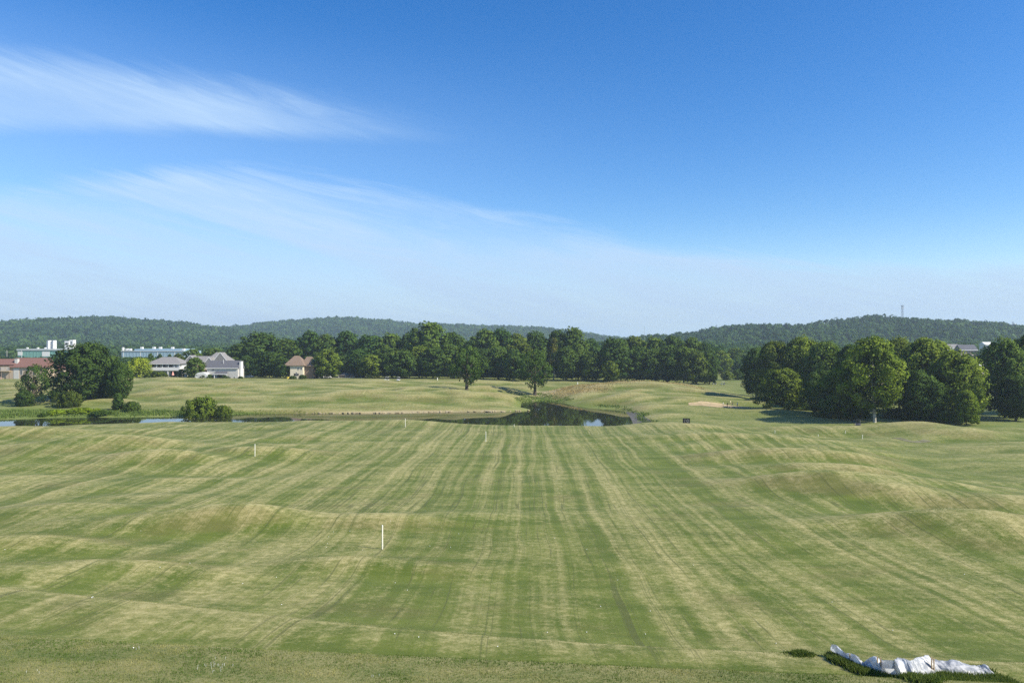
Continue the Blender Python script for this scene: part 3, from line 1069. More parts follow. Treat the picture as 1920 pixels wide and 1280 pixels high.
tree(1038, 630, 34, 445, 'pine', BROWN, 'thin brownish pine with a bare pale trunk in the far wood', name='pine_tree')
tree(875, 646, 68, 316, 'oak_open', DARK, 'lone dark oak leaning on the far fairway left of the pond', name='oak_tree')
tree(1003, 652, 64, 332, 'oak_open', DARK, 'dark oak standing alone at the back tip of the pond', name='oak_tree')
# the gap right of the far wood
for (px, top, w, d, key, tint, lab) in [
        (1352, 655, 46, 560, 'far1', LIT, 'light green tree in the gap directly right of the far wood'),
        (1378, 650, 46, 600, 'far0', MID, 'green tree in the gap between the far wood and the right hand clump'),
        (1402, 654, 44, 620, 'far4', BLUE, 'blue green tree in the gap touching the right hand clump'),
        (1362, 694, 26, 470, 'far1', LIT, 'small round light tree behind the two parked golf carts'),
        (1386, 690, 28, 480, 'far4', DARK, 'small dark tree at the right end of the fairway gap')]:
    tree(px, top, w, d, key, tint, lab, 'trees in the gap beyond the fairway')
# the big clump on the right
for (px, top, w, d, key, tint, lab) in [
        (1418, 648, 70, 330, 'near1', DARK, 'dark tree at the left end of the right hand clump'),
        (1452, 634, 86, 305, 'near0', OLIVE, 'olive green tree, tallest at the left end of the right hand clump'),
        (1502, 627, 100, 300, 'near1', LIT, 'light green rounded tree in the back of the right hand clump'),
        (1552, 636, 92, 285, 'near3', MID, 'green tree in the back of the right hand clump left of the dark gap'),
        (1596, 640, 84, 268, 'near0', DARK, 'dark tree behind and left of the big pale trunked sycamore'),
        (1470, 688, 96, 262, 'near2', LIT, 'low broad bright tree bulging from the front of the right hand clump'),
        (1540, 690, 84, 246, 'near3', DARK, 'dark low tree between the bright low tree and the sycamore'),
        (1585, 685, 84, 232, 'near1', MID, 'green tree leaning against the left of the sycamore'),
        (1686, 628, 100, 262, 'near1', OLIVE, 'olive tree behind and right of the sycamore'),
        (1738, 626, 116, 240, 'near0', LIT, 'tall light green tree right of the sycamore'),
        (1788, 652, 112, 228, 'near1', LIT, 'rounded light green tree at the right end of the clump'),
        (1722, 690, 90, 226, 'near3', DARK, 'dark lower tree in front of the tall tree right of the sycamore'),
        (1812, 728, 50, 214, 'near2', YEL, 'yellow green sapling at the right foot of the clump'),
        (1832, 690, 40, 236, 'near3', LIT, 'narrow tree at the far right edge of the clump'),
        (1884, 628, 84, 236, 'near1', MID, 'left tree of the pair at the right edge of the view'),
        (1948, 612, 120, 246, 'near0', LIT, 'big right tree of the pair at the right edge of the view'),
        (1905, 700, 80, 226, 'near3', DARK, 'low dark tree in front of the pair at the right edge')]:
    tree(px, top, w, d, key, tint, lab, 'trees on the right side of the course')
tree(1640, 628, 128, 224, 'syc', YEL, 'big yellow green sycamore with a pale trunk over the parked cart', 'trees on the right side of the course', name='sycamore_tree')
for px, top, w, d, lab in [(1432, 742, 50, 300, 'bush added for the dark shadow at the left foot of the right hand clump'), (1500, 752, 60, 262, 'bush added for the dark shadow below the low broad bright tree'),
                           (1556, 765, 60, 240, 'bush added for the dark shadow left of the shaded cart'), (1612, 752, 50, 238, 'bush added for the dark shadow directly behind the shaded cart'),
                           (1680, 762, 56, 236, 'bush added for the dark shadow right of the pale sycamore trunk'), (1730, 760, 60, 226, 'bush added for the dark shadow below the tall tree right of the sycamore'),
                           (1775, 765, 60, 220, 'bush added for the dark shadow left of the yellow green sapling')]:
    tree(px, top, w, d, 'bush', MID, lab, 'bushes added for the shadow under the right hand clump', name='bush', cat='bush')  # bushes added to carry the dark shadow below the crowns
# left bank
tree(168, 638, 116, 290, 'near2', DARK, 'huge dark spreading tree on the left bank of the creek', base=757)
tree(222, 672, 44, 286, 'near3', DARK, 'dark tree pressed against the right of the huge spreading tree', base=755)
tree(62, 680, 56, 278, 'oak_open', DARK, 'small dark tree with a bare trunk at the far left', name='oak_tree', base=765)
tree(44, 728, 36, 274, 'near1', DARK, 'short bushy tree left of the small dark tree', base=768)
tree(130, 730, 50, 270, 'bush', OLIVE, 'olive bush under the huge spreading tree', name='bush', cat='bush')
tree(222, 734, 34, 262, 'shrub_cone', DARK, 'dark pointed shrub on the bank right of the huge tree', name='bush', cat='bush')
tree(246, 750, 30, 259, 'bush', MID, 'small green bush right of the dark pointed shrub', name='bush', cat='bush')
tree(382, 740, 64, 251, 'bush', LIT, 'big sunlit bush standing at the edge of the creek', name='bush', cat='bush')
tree(418, 757, 32, 252, 'bush', YEL, 'low yellow green bush joined to the right of the big sunlit bush', name='bush', cat='bush')
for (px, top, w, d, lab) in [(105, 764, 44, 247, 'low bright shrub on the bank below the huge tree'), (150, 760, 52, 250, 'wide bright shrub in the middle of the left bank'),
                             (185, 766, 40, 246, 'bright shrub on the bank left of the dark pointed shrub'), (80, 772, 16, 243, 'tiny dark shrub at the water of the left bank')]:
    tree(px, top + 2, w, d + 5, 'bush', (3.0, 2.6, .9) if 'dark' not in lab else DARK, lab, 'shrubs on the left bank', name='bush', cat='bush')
# among the houses
tree(262, 667, 50, 398, 'willow', (3.2, 2.5, 1.2), 'pale yellow green willow left of the white veranda house', name='willow_tree', base=709)
tree(365, 667, 40, 392, 'far1', MID, 'round dark green tree between the veranda house and the clapboard house', base=714)
tree(340, 690, 22, 396, 'far4', DARK, 'small dark tree right of the white veranda house', base=712)
tree(250, 690, 16, 398, 'far1', DARK, 'dark bush behind the foot of the willow', name='bush', cat='bush')
for (px, top, w, d, lab) in [(298, 694, 34, 396, 'trimmed dark hedge bush under the white veranda'), (282, 697, 24, 397, 'dark hedge bush at the left under the veranda'),
                             (390, 700, 24, 391, 'round dark bush at the left corner of the clapboard house'), (421, 703, 13, 390, 'dark bush below the porch awning'),
                             (451, 706, 12, 391, 'dark bush at the right corner of the clapboard house'), (566, 701, 14, 394, 'dark bush at the right corner of the cream house'),
                             (548, 703, 14, 392, 'small bush in front of the cream house')]:
    tree(px, top, w, d, 'bush', DARK if 'hedge' not in lab else OLIVE, lab, 'bushes around the houses', name='bush', cat='bush')
for (px, top, w, d, key, tint, lab) in [
        (120, 662, 40, 470, 'far1', DARK, 'dark tree behind the small red roof on the left'),
        (50, 668, 30, 480, 'far4', DARK, 'low dark tree behind the ridge of the long red roof, left'),
        (84, 669, 30, 490, 'far1', DARK, 'low dark tree behind the right end of the long red roof'),
        (282, 660, 16, 470, 'far0', DARK, 'small dark tree in front of the pale blue works, left'),
        (300, 661, 14, 480, 'far1', DARK, 'small dark tree in front of the pale blue works, middle'),
        (318, 662, 14, 474, 'far0', DARK, 'small dark tree in front of the pale blue works, right'),
        (334, 660, 26, 460, 'far1', OLIVE, 'olive tree at the right end of the pale blue works'),
        (362, 652, 44, 520, 'far4', MID, 'green tree behind the left gable of the grey roofed house'),
        (400, 650, 50, 540, 'far3', MID, 'green tree behind the highest grey roof'),
        (438, 652, 50, 500, 'far1', DARK, 'dark tree behind the chimney of the clapboard house'),
        (462, 664, 40, 430, 'far0', DARK, 'dark tree right of the clapboard house'),
        (484, 672, 38, 412, 'far2', DARK, 'dark tree shading the parked white car')]:
    tree(px, top, w, d, key, tint, lab, 'trees among the houses')

# ------------------------------------------------------------------ houses
WHITE = mat('white_paint', (0.68, 0.67, 0.64), 0.6, vary=.04)
SIDING = mat('pale_siding', (0.53, 0.51, 0.47), 0.7, vary=.05)
CREAM = mat('cream_wall', (0.66, 0.58, 0.43), 0.8, vary=.06)
TAN = mat('tan_wall', (0.46, 0.36, 0.26), 0.85, vary=.08)
BROWNW = mat('brown_wall', (0.20, 0.15, 0.11), 0.85, vary=.1)
SLATE = mat('slate_shingle', (0.105, 0.105, 0.118), 0.9, vary=.15, scale=2)
GREYR = mat('grey_shingle', (0.22, 0.21, 0.20), 0.9, vary=.15, scale=2)
REDR = mat('red_shingle', (0.19, 0.10, 0.08), 0.9, vary=.12, scale=2)
BROWNR = mat('brown_shingle', (0.20, 0.145, 0.105), 0.9, vary=.12, scale=2)
GLASS = mat('dark_glass', (0.02, 0.025, 0.03), 0.08, 0.5, vary=0)
DARKM = mat('dark_opening', (0.03, 0.028, 0.026), 0.7, vary=.1)
TEAL = mat('teal_cladding', (0.17, 0.33, 0.28), 0.6, vary=.05)
PBLUE = mat('pale_blue_cladding', (0.27, 0.37, 0.43), 0.6, vary=.05)
METAL = mat('grey_metal', (0.32, 0.33, 0.34), 0.45, .5, .6, vary=.05)
BLACK = mat('black_rubber', (0.02, 0.02, 0.02), 0.8, vary=.1)
WOOD = mat('stake_wood', (0.46, 0.34, 0.19), 0.85, vary=.2, scale=8)
BRICK = mat('terracotta_wall', (0.42, 0.30, 0.24), 0.9, vary=.15)


def prism(mb, x0, x1, y0, y1, z0, z1, axis='x', hip=0.0, t=0.18):
    """gable (hip=0) or hip roof with its own thickness"""
    if axis == 'x':
        ym = (y0 + y1) / 2
        r = [(x0 + hip, ym, z1), (x1 - hip, ym, z1)]
        b = [(x0, y0, z0), (x1, y0, z0), (x1, y1, z0), (x0, y1, z0)]
    else:
        xm = (x0 + x1) / 2
        r = [(xm, y0 + hip, z1), (xm, y1 - hip, z1)]
        b = [(x0, y0, z0), (x0, y1, z0), (x1, y1, z0), (x1, y0, z0)]
        b = [b[3], b[2], b[1], b[0]]
        b = [(x1, y0, z0), (x1, y1, z0), (x0, y1, z0), (x0, y0, z0)]
    vs = b + r + [(p[0], p[1], p[2] - t) for p in b]
    fs = [(0, 1, 5, 4), (2, 3, 4, 5), (1, 2, 5), (3, 0, 4), (0, 6, 7, 1), (1, 7, 8, 2), (2, 8, 9, 3), (3, 9, 6, 0), (9, 8, 7, 6)]
    return mb.add(vs, fs)


def window(parent, x, z, w_, h, y=0.0, bars=1, axis='y'):
    """dark pane with a white frame and glazing bars, set on a wall facing -y (or +x)"""
    fr = .09
    b = MB()
    if axis == 'y':
        b.box(x - w_ / 2, x + w_ / 2, y - .03, y + .05, z, z + h)
        o = b.build('window', GLASS, parent)
        f = MB()
        f.box(x - w_ / 2 - fr, x + w_ / 2 + fr, y - .07, y - .005, z + h + .002, z + h + fr)
        f.box(x - w_ / 2 - fr, x + w_ / 2 + fr, y - .10, y - .005, z - fr, z - .002)
        f.box(x - w_ / 2 - fr, x - w_ / 2 - .002, y - .06, y - .005, z, z + h)
        f.box(x + w_ / 2 + .002, x + w_ / 2 + fr, y - .06, y - .005, z, z + h)
        for k in range(bars):
            xx = x - w_ / 2 + w_ * (k + 1) / (bars + 1)
            f.box(xx - .03, xx + .03, y - .055, y - .032, z, z + h)
        f.build('frame', WHITE, o)
    else:
        b.box(y - .05, y + .03, x - w_ / 2, x + w_ / 2, z, z + h)
        o = b.build('window', GLASS, parent)
        f = MB()
        f.box(y + .005, y + .07, x - w_ / 2 - fr, x + w_ / 2 + fr, z + h + .002, z + h + fr)
        f.box(y + .005, y + .10, x - w_ / 2 - fr, x + w_ / 2 + fr, z - fr, z - .002)
        f.box(y + .005, y + .06, x - w_ / 2 - fr, x - w_ / 2 - .002, z - .001, z + h + .001)
        f.box(y + .005, y + .06, x + w_ / 2 + .002, x + w_ / 2 + fr, z - .001, z + h + .001)
        f.build('frame', WHITE, o)
    return o


def house(name, px0, px1, base, d, label, cat='house', group='houses across the golf course'):
    """returns root at the front left corner foot, and metres per photo pixel"""
    k = d / F
    p = P(px0, base, d)
    zg = min(gz(p.x, d), gz(XD(px1, d), d))
    o = empty(name, (p.x, d, p.z))
    tag(o, label, cat, group)
    return o, k, min(zg - p.z, 0) - .5      # foundation depth


# clapboard house
h, k, f0 = house('house', 388, 449, 712, 393, 'pale clapboard house with a dark roof, white end chimney and porch awning')
W = 58 * k
MB().box(0, W, 0, 9, f0, 22 * k).build('wall', SIDING, h)
b = MB()
for zz in np.arange(.5, 22 * k, .42):
    b.box(.02, W - .02, -.03, -.002, zz, zz + .05)
tag(b.build('siding_laps', SIDING, h), kind='stuff')
rf = prism(MB(), -.5, W + .3, -.6, 9.6, 22 * k, 36 * k).build('roof', SLATE, h)
MB().tube((W * .48, 2.4, 29 * k), (W * .48, 2.4, 37.5 * k), .12).build('vent_pipe', WHITE, rf)
MB().box(-.5, W + .3, -.68, -.602, 21.2 * k, 22.4 * k).build('fascia', WHITE, h)
c = MB().box(W + .305, W + 1.25, 1.5, 4.2, f0, 34.5 * k)
ch = c.build('chimney', WHITE, h)
MB().box(W + .22, W + 1.34, 1.42, 4.28, 34.5 * k + .002, 35.3 * k).build('cap', GREYR, ch)
window(h, 11.5 * k, 17.5 * k, 2.6 * k, 3.4 * k, bars=0)
for xx in (43.5, 51.5):
    window(h, xx * k, 2.6 * k, 2.4 * k, 3.4 * k)
window(h, 4.5, 2.0, 1.2, 1.5, W, axis='x')
aw = MB()
aw.add([(15 * k, -2.4, 11.5 * k), (41 * k, -2.4, 11.5 * k), (38.5 * k, -.05, 16 * k), (17 * k, -.05, 16 * k),
        (15 * k, -2.4, 11.0 * k), (41 * k, -2.4, 11.0 * k), (38.5 * k, -.05, 15.4 * k), (17 * k, -.05, 15.4 * k)],
       [(0, 1, 2, 3), (7, 6, 5, 4), (0, 4, 5, 1), (1, 5, 6, 2), (3, 2, 6, 7), (0, 3, 7, 4)])
pr = aw.build('porch_roof', SLATE, h)
MB().box(15 * k, 41 * k, -2.47, -2.402, 10.4 * k, 11.6 * k).build('fascia', WHITE, pr)
for xx in (17.0, 40.0):
    MB().box(xx * k - .14, xx * k + .14, -2.3, -2.02, f0, 11 * k).build('porch_post', WHITE, pr)
MB().box(19 * k, 28 * k, -.04, .02, .3, 9.6 * k).build('door', DARKM, h)
MB().box(29.5 * k, 37 * k, -.04, .02, 2, 9.0 * k).build('door', GLASS, h)
MB().box(13 * k, 42 * k, -3.2, -.05, f0, 1.3 * k).build('patio', SIDING, h)

# veranda house
h, k, f0 = house('house', 281, 337, 708, 400, 'white house with grey hip roof and an upper veranda of dark screened bays')
W = 56 * k
MB().box(0, W, 2.2, 12, f0, 26 * k).build('wall', WHITE, h)
rf = prism(MB(), -.8 - 4 * k, W + .9, -.5, 12.8, 26.4 * k, 38.5 * k, hip=20 * k).build('roof', GREYR, h)
MB().box(-.6, W + .6, -.55, -.3, 25.2 * k, 26.1 * k).build('fascia', WHITE, h)
ver = MB().box(0, W, .02, 2.15, 13.5 * k, 19.5 * k).build('veranda_parapet', WHITE, h)
for xx in (0, 11.5, 22.5, 33.5, 44.5, 53.5):
    w_ = 2.6 if xx > 50 else 1.4
    MB().box(xx * k, (xx + w_) * k, .0, .4, 19.5 * k + .003, 25.1 * k).build('veranda_post', WHITE, h)
for xx in (2, 13.3, 24.3, 35.3):
    sc_ = MB().box(xx * k, (xx + 8.8) * k, 1.5, 1.6, 19.6 * k, 25 * k).build('screen_bay', GLASS, h)
    MB().box((xx + 4.2) * k, (xx + 4.7) * k, 1.42, 1.498, 19.6 * k, 25 * k).build('mullion', WHITE, sc_)
for xx in (21.5, 32.5, 51.5):
    MB().box(xx * k, (xx + 1.5) * k, .2, .6, f0, 13.5 * k - .003).build('ground_post', WHITE, h)
MB().box(35 * k, 48 * k, 2.12, 2.198, .1, 12 * k).build('door', DARKM, h)
window(h, 54.2 * k, 6 * k, 2.2 * k, 4 * k, 2.2, bars=0)
window(h, 6, 15 * k, 1.2, 1.6, W, axis='x')
u = P(324, 707, 397)
um = empty('patio_umbrella', (u.x, u.y, u.z - .4))
tag(um, 'folded salmon pink patio umbrella below the white veranda', 'umbrella')
MB().tube((0, 0, 0), (0, 0, 3.6), .05).build('pole', METAL, um)
b = MB()
b.tube((0, 0, 1.5), (0, 0, 3.5), .75, .10, 10)
b.build('canopy', mat('salmon_fabric', (0.68, 0.33, 0.27), .8), um)

# grey roofed house behind
h, k, f0 = house('house', 342, 428, 707, 432, 'large grey roofed house with white edged gables behind the round tree')
MB().box(3 * k, 82 * k, 3, 15, f0, 28 * k).build('wall', TAN, h)
prism(MB(), 0, 62 * k, 2, 16, 27 * k, 39 * k, hip=5).build('roof', GREYR, h)
prism(MB(), 33 * k, 66 * k, 5, 20, 28 * k, 46 * k, hip=4.5).build('roof', GREYR, h)
prism(MB(), 50 * k, 86 * k, 2.2, 15, 27 * k, 41 * k, hip=4).build('roof', GREYR, h)
for (x0, x1, zz, z1) in ((2, 28, 27, 41), (57, 85, 29, 46.5), (38, 62, 22, 37)):
    g = MB()
    prism(g, x0 * k, x1 * k, -.4, 7, zz * k, z1 * k, axis='y')
    gr = g.build('gable_roof', GREYR, h)
    xm = (x0 + x1) / 2
    e = MB()
    for xa in (x0, x1):
        e.add([(xa * k, -.5, (zz - 1) * k), (xm * k, -.5, (z1 - .6) * k), (xm * k, -.5, (z1 + .8) * k), (xa * k, -.5, (zz + .5) * k),
               (xa * k, -.41, (zz - 1) * k), (xm * k, -.41, (z1 - .6) * k), (xm * k, -.41, (z1 + .8) * k), (xa * k, -.41, (zz + .5) * k)],
              [(0, 1, 2, 3), (7, 6, 5, 4), (0, 4, 5, 1), (3, 2, 6, 7)])
    e.build('bargeboard', WHITE, gr)
    MB().add([(x0 * k + .3, .1, zz * k - .2), (x1 * k - .3, .1, zz * k - .2), (xm * k, .1, z1 * k - .4), (x0 * k + .3, .3, zz * k - .2), (x1 * k - .3, .3, zz * k - .2), (xm * k, .3, z1 * k - .4)],
             [(0, 1, 2), (5, 4, 3), (0, 3, 4, 1)]).build('gable_wall', BROWNW, gr)
    MB().box((x0 + 1.5) * k, (x1 - 1.5) * k, .12, 2.9, f0, zz * k - .25).build('wing_wall', TAN, h)
    window(h, xm * k, (zz - 8) * k, 1.6, 1.5, .12)

# cream house
h, k, f0 = house('house', 534, 585, 705, 398, 'cream house with a brown hip roof half hidden by trees')
MB().box(10 * k, 34 * k, 0, 9, f0, 20 * k).build('wall', CREAM, h)
MB().box(34 * k + .01, 51 * k, 3, 12, f0, 20 * k).build('shaded_side_wall', BROWNW, h)  # cream house's shadowed right wall: its shade is put into the brown colour
prism(MB(), -2 * k, 37 * k, -.7, 11, 20 * k, 38 * k, hip=15 * k).build('roof', BROWNR, h)
prism(MB(), 26 * k, 52 * k, 2, 13, 19 * k, 36 * k, hip=8 * k).build('roof', BROWNR, h)
MB().box(-2 * k, 37 * k, -.78, -.702, 19.2 * k, 20.3 * k).build('fascia', BROWNW, h)
for xx, zz in ((25, 16), (31, 16), (22, 7.5)):
    window(h, xx * k, (zz - 4) * k, 2.4 * k, 3.6 * k)
MB().box(17 * k, 26 * k, -.04, .02, .2, 5 * k).build('door', DARKM, h)
b = MB()
b.tube((0, 0, 0), (0, 0, 1.1), .9, .75, 12)
yb = b.build('play_drum', mat('yellow_plastic', (.55, .42, .05), .5))
yb.location = (XD(540, 392), 392, gz(XD(540, 392), 392))
tag(yb, 'yellow drum standing on the lawn before the cream house', 'drum')

# long red roofed house at the left edge
h, k, f0 = house('house', -40, 85, 710, 400, 'long low tan house with a dull red roof at the left edge')
MB().box(42 * k, 121 * k, 0, 10, f0, 22 * k).build('wall', TAN, h)
MB().box(0, 60 * k, .8, 9, f0, 25 * k).build('wall', BROWNW, h)
r1 = MB()
prism(r1, 58 * k, 124 * k, -.8, 11, 22 * k, 39 * k)
rr = r1.build('roof', REDR, h)
r2 = MB()
prism(r2, -5, 66 * k, -.1, 10.5, 26.5 * k, 37 * k)
r2.build('roof', REDR, h)
ch = MB().box(64 * k, 69.5 * k, 1.4, 3.0, 20 * k, 37.5 * k).build('chimney', SIDING, h)
MB().box(63.6 * k, 69.9 * k, 1.3, 3.1, 37.5 * k + .002, 38.4 * k).build('cap', GREYR, ch)
MB().add([(123.2 * k, -.5, 22 * k), (123.2 * k, 10.7, 22 * k), (123.2 * k, 5.1, 38.2 * k), (121 * k, -.5, 22 * k), (121 * k, 10.7, 22 * k), (121 * k, 5.1, 38.2 * k)],
         [(0, 1, 2), (5, 4, 3), (0, 3, 4, 1)]).build('gable_wall', WHITE, h)
dk = MB().box(30 * k, 61 * k, -1.6, .75, 14 * k, 14.8 * k).build('deck', WOOD, h)
MB().box(30 * k, 61 * k, -1.66, -1.58, 22.5 * k, 23.4 * k).build('rail', WOOD, dk)
for i in range(13):
    MB().box((30.5 + i * 2.45) * k, (31.6 + i * 2.45) * k, -1.64, -1.6, 14.9 * k, 22.4 * k).build('baluster', SIDING, dk)
for xx in (31, 45, 60):
    MB().box(xx * k, (xx + .8) * k, -1.5, -1.2, f0, 13.9 * k).build('deck_post', BROWNW, dk)
for xx in (65.5, 70.5):
    MB().box(xx * k, (xx + 5.0) * k, -.12, -.01, f0, 20.5 * k).build('pilaster', SIDING, h)
for xx in (80, 92, 104):
    window(h, xx * k, 8 * k, 4 * k, 8 * k)
MB().box(28 * k, 52 * k, -4.2, -3.9, f0, 4.2 * k).build('patio_wall', BRICK, h)

h, k, f0 = house('house', 92, 122, 707, 412, 'small tan house with a red roof glimpsed between the two dark trees')
MB().box(2 * k, 28 * k, 0, 8, f0, 15 * k).build('wall', TAN, h)
prism(MB(), 0, 30 * k, -.6, 8.6, 15 * k, 25 * k).build('roof', REDR, h)
window(h, 10 * k, 6 * k, 3 * k, 4 * k)
window(h, 18 * k, 6 * k, 3 * k, 4 * k)
MB().box(0, 30 * k, -.68, -.602, 14.2 * k, 15.2 * k).build('fascia', BROWNW, h)

# low park building beside the road
h, k, f0 = house('pavilion', 634, 682, 708, 424, 'low tan pavilion with pale flat roofs by the road', 'pavilion', None)
MB().box(2 * k, 32 * k, 0, 6, f0, 4.2 * k).build('wall', BRICK, h)
prism(MB(), 0, 46 * k, -1, 7, 5.6 * k, 9.6 * k, hip=2).build('roof', GREYR, h)
prism(MB(), 20 * k, 44 * k, 5, 14, 10.5 * k, 14 * k, hip=2).build('roof', GREYR, h)
for xx in (1, 14, 28, 43):
    MB().box(xx * k, (xx + 1) * k, -.7, -.4, f0, 5.4 * k).build('post', SIDING, h)
MB().box(22 * k, 42 * k, 5.5, 13, f0, 10.3 * k).build('wall', BROWNW, h)

# white tent and garden screens between the houses
t = P(365, 713, 389)
tt = empty('garden_tent', (t.x, t.y, gz(t.x, t.y)))
tag(tt, 'plain white arched tent between the veranda house and the clapboard house', 'tent')
b = MB()
n = 12
for yy in (0, 5.5):
    pass
arc = [(3.4 - 3.4 * math.cos(math.pi * i / n), 3.2 * math.sin(math.pi * i / n)**.6) for i in range(n + 1)]
vs = [(a, 0, z_) for a, z_ in arc] + [(a, 5.5, z_) for a, z_ in arc]
fs = [(i, i + 1, n + 2 + i, n + 1 + i) for i in range(n)]
b.add(vs, fs + [tuple(range(n, -1, -1)), tuple(range(n + 1, 2 * n + 2))])
b.build('cover', WHITE, tt, False)
MB().box(1.6, 5.2, -.03, -.004, 0.02, 2.2).build('door_flap', SIDING, tt)
for i, (px, w_, hh, d) in enumerate(((346, 5, 6, 394), (352, 7, 4, 393), (359, 5, 5, 391))):
    q = P(px, 711, d)
    fo = empty('garden_fence', (q.x, q.y, gz(q.x, q.y)))
    tag(fo, ('short white fence panel at the corner of the veranda house', 'wide low white fence panel in the shade of the small dark tree',
             'white fence panel left of the arched tent')[i], 'fence', 'white garden fence panels')
    kk = d / F
    for j in range(4):
        MB().box(j * w_ * kk / 4, (j + .85) * w_ * kk / 4, 0, .05, -.2, hh * kk).build('board', WHITE, fo)
    MB().box(-.05, w_ * kk + .05, .051, .12, hh * kk * .6, hh * kk * .7).build('rail', WHITE, fo)


# works buildings in the valley on the left
h, k, f0 = house('works_building', 33, 150, 676, 715, 'teal clad works building with a white roof edge', 'factory', None)
MB().box(0, 117 * k, 0, 30, f0 - 6, 19 * k).build('wall', TEAL, h)
MB().box(-.6, 117 * k + .6, -.6, 31, 19 * k + .003, 22.0 * k).build('roof', mat('dull_white', (.42, .44, .43), .7), h)
MB().box(.5 * k, 9 * k, -.3, -.01, 10 * k, 17 * k).build('loading_door', WHITE, h)
for i in range(16):
    MB().box((11 + i * 6.4) * k, (11.7 + i * 6.4) * k, -.16, -.01, 2 * k, 18.8 * k).build('cladding_rib', TEAL, h)
MB().box(46 * k, 60 * k, -.25, -.012, 8 * k, 17 * k).build('panel', WHITE, h)
for xx in (6, 26, 40):
    MB().box(xx * k, (xx + 2.2) * k, 8, 10, 22.5 * k + .004, 24.5 * k).build('roof_vent', WHITE, h)
for i, px in enumerate((88, 97.5)):
    q = P(px + 4, 676, 735)
    s_ = empty('storage_silo', (q.x, q.y, q.z - 4))
    tag(s_, ('left of the two tall white silos behind the teal works', 'right of the two tall white silos behind the teal works')[i], 'silo', 'white silos')
    kk = 735 / F
    top = (676 - 638) * kk + 4
    MB().tube((0, 0, 0), (0, 0, top), 4.0 * kk, n=20).build('tank', WHITE, s_)
    MB().tube((0, 0, top), (0, 0, top + .5 * kk), 4.15 * kk, 2.5 * kk, 20).build('cap', METAL, s_)
    MB().box(-.25, .25, -4.3 * kk, -4.02 * kk, 0, top).build('ladder', METAL, s_)
h, k, f0 = house('works_tower', 121, 136, 676, 760, 'white stepped plant tower showing above the huge spreading tree', 'tower', None)
MB().box(0, 8 * k, 0, 6, f0 - 6, 37 * k).build('block', WHITE, h)
MB().box(8 * k + .01, 15 * k, 1, 6, f0 - 6, 39 * k).build('block', WHITE, h)
MB().box(2 * k, 5 * k, -.1, -.01, 30 * k, 34 * k).build('louvre', METAL, h)
MB().box(10 * k, 13 * k, .9, .99, 31 * k, 36 * k).build('louvre', METAL, h)
h, k, f0 = house('works_building', 228, 345, 678, 725, 'long pale blue works building with white roof vents', 'factory', None)
MB().box(0, 117 * k, 0, 40, f0 - 6, 20 * k).build('wall', PBLUE, h)
MB().box(20 * k, 108 * k, 4, 36, 20 * k + .003, 24 * k).build('upper_wall', PBLUE, h)
MB().box(-.5, 117 * k + .5, -.5, -.01, 19 * k, 20.6 * k).build('roof_edge', mat('dull_white', (.42, .44, .43), .7), h)
for i in range(18):
    MB().box((3 + i * 6.4) * k, (3.8 + i * 6.4) * k, -.2, -.012, 1 * k, 18.8 * k).build('cladding_rib', WHITE if i % 5 == 0 else PBLUE, h)
for xx, zz in ((2, 21), (8, 21), (30, 24), (53, 24), (65, 24), (88, 24), (109, 21)):
    MB().box(xx * k, (xx + 4) * k, 5, 8, zz * k + .005, (zz + 3.6) * k).build('roof_vent', WHITE, h)
MB().box(1 * k, 3.2 * k, -.5, 2, 21 * k + .01, 27 * k).build('roof_stack', WHITE, h)

# utility poles at the left
for i, px in enumerate((13, 40)):
    q = P(px, 690, 640)
    s_ = empty('utility_pole', (q.x, q.y, q.z))
    tag(s_, ('pale utility pole nearest the left edge behind the long red roof', 'pale utility pole left of the teal works')[i], 'pole', 'utility poles')
    MB().tube((0, 0, -2), (0, 0, 15.5), .2, .14).build('pole', SIDING, s_)
    MB().box(-1.2, 1.2, -.08, .08, 14, 14.2).build('crossarm', SIDING, s_)

# houses in the trees on the right
for (p0, p1, ey, ry, d, wm, rm, lab) in [
        (1776, 1800, 652, 645, 640, WHITE, GREYR, 'house with a pale grey roof above the right end of the clump'),
        (1802, 1832, 656, 646, 600, BROWNW, SLATE, 'dark gabled house with white trim in the gap at the right'),
        (1848, 1862, 646, 641, 680, WHITE, WHITE, 'white flat roofed house peeping over the right hand trees'),
        (1838, 1856, 690, 683, 520, WHITE, WHITE, 'white house seen through the gap left of the right edge trees')]:
    h, k, f0 = house('house', p0, p1, ey + 12, d, lab, group='houses among the trees on the right')
    W = (p1 - p0) * k
    MB().box(0, W, 0, 9, -12, 12 * k).build('wall', wm, h)
    prism(MB(), -.6, W + .6, -.6, 9.6, 12 * k, (ey + 12 - ry) * k).build('roof', rm, h)
    MB().box(-.6, W + .6, -.68, -.602, 11 * k, 12.4 * k).build('fascia', WHITE, h)
    for j in range(3):
        window(h, W * (.2 + .3 * j), 5 * k, 1.5, 1.6)
    MB().box(-1, W * .8, -2.5, -.01, 2.0 * k, 3.2 * k).build('deck', CREAM, h)

# houses on the far hill
for (px, py, d, lab) in [(318, 627.5, 2050, 'tiny white house in a clearing on the left hill'), (334, 627, 2080, 'tiny pale house right of the other on the left hill')]:
    fn = hill_fns[0][0]
    x = XD(px, d)
    z = CAM_Z - (py + 2 - 640) / F * d
    h = empty('house', (x, d, z))
    tag(h, lab, 'house', 'houses on the far hill')
    MB().box(-5.5, 5.5, 0, 7, -14, 3.4).build('wall', WHITE, h)
    prism(MB(), -6, 6, -.6, 7.6, 3.4, 6.2).build('roof', WHITE, h)

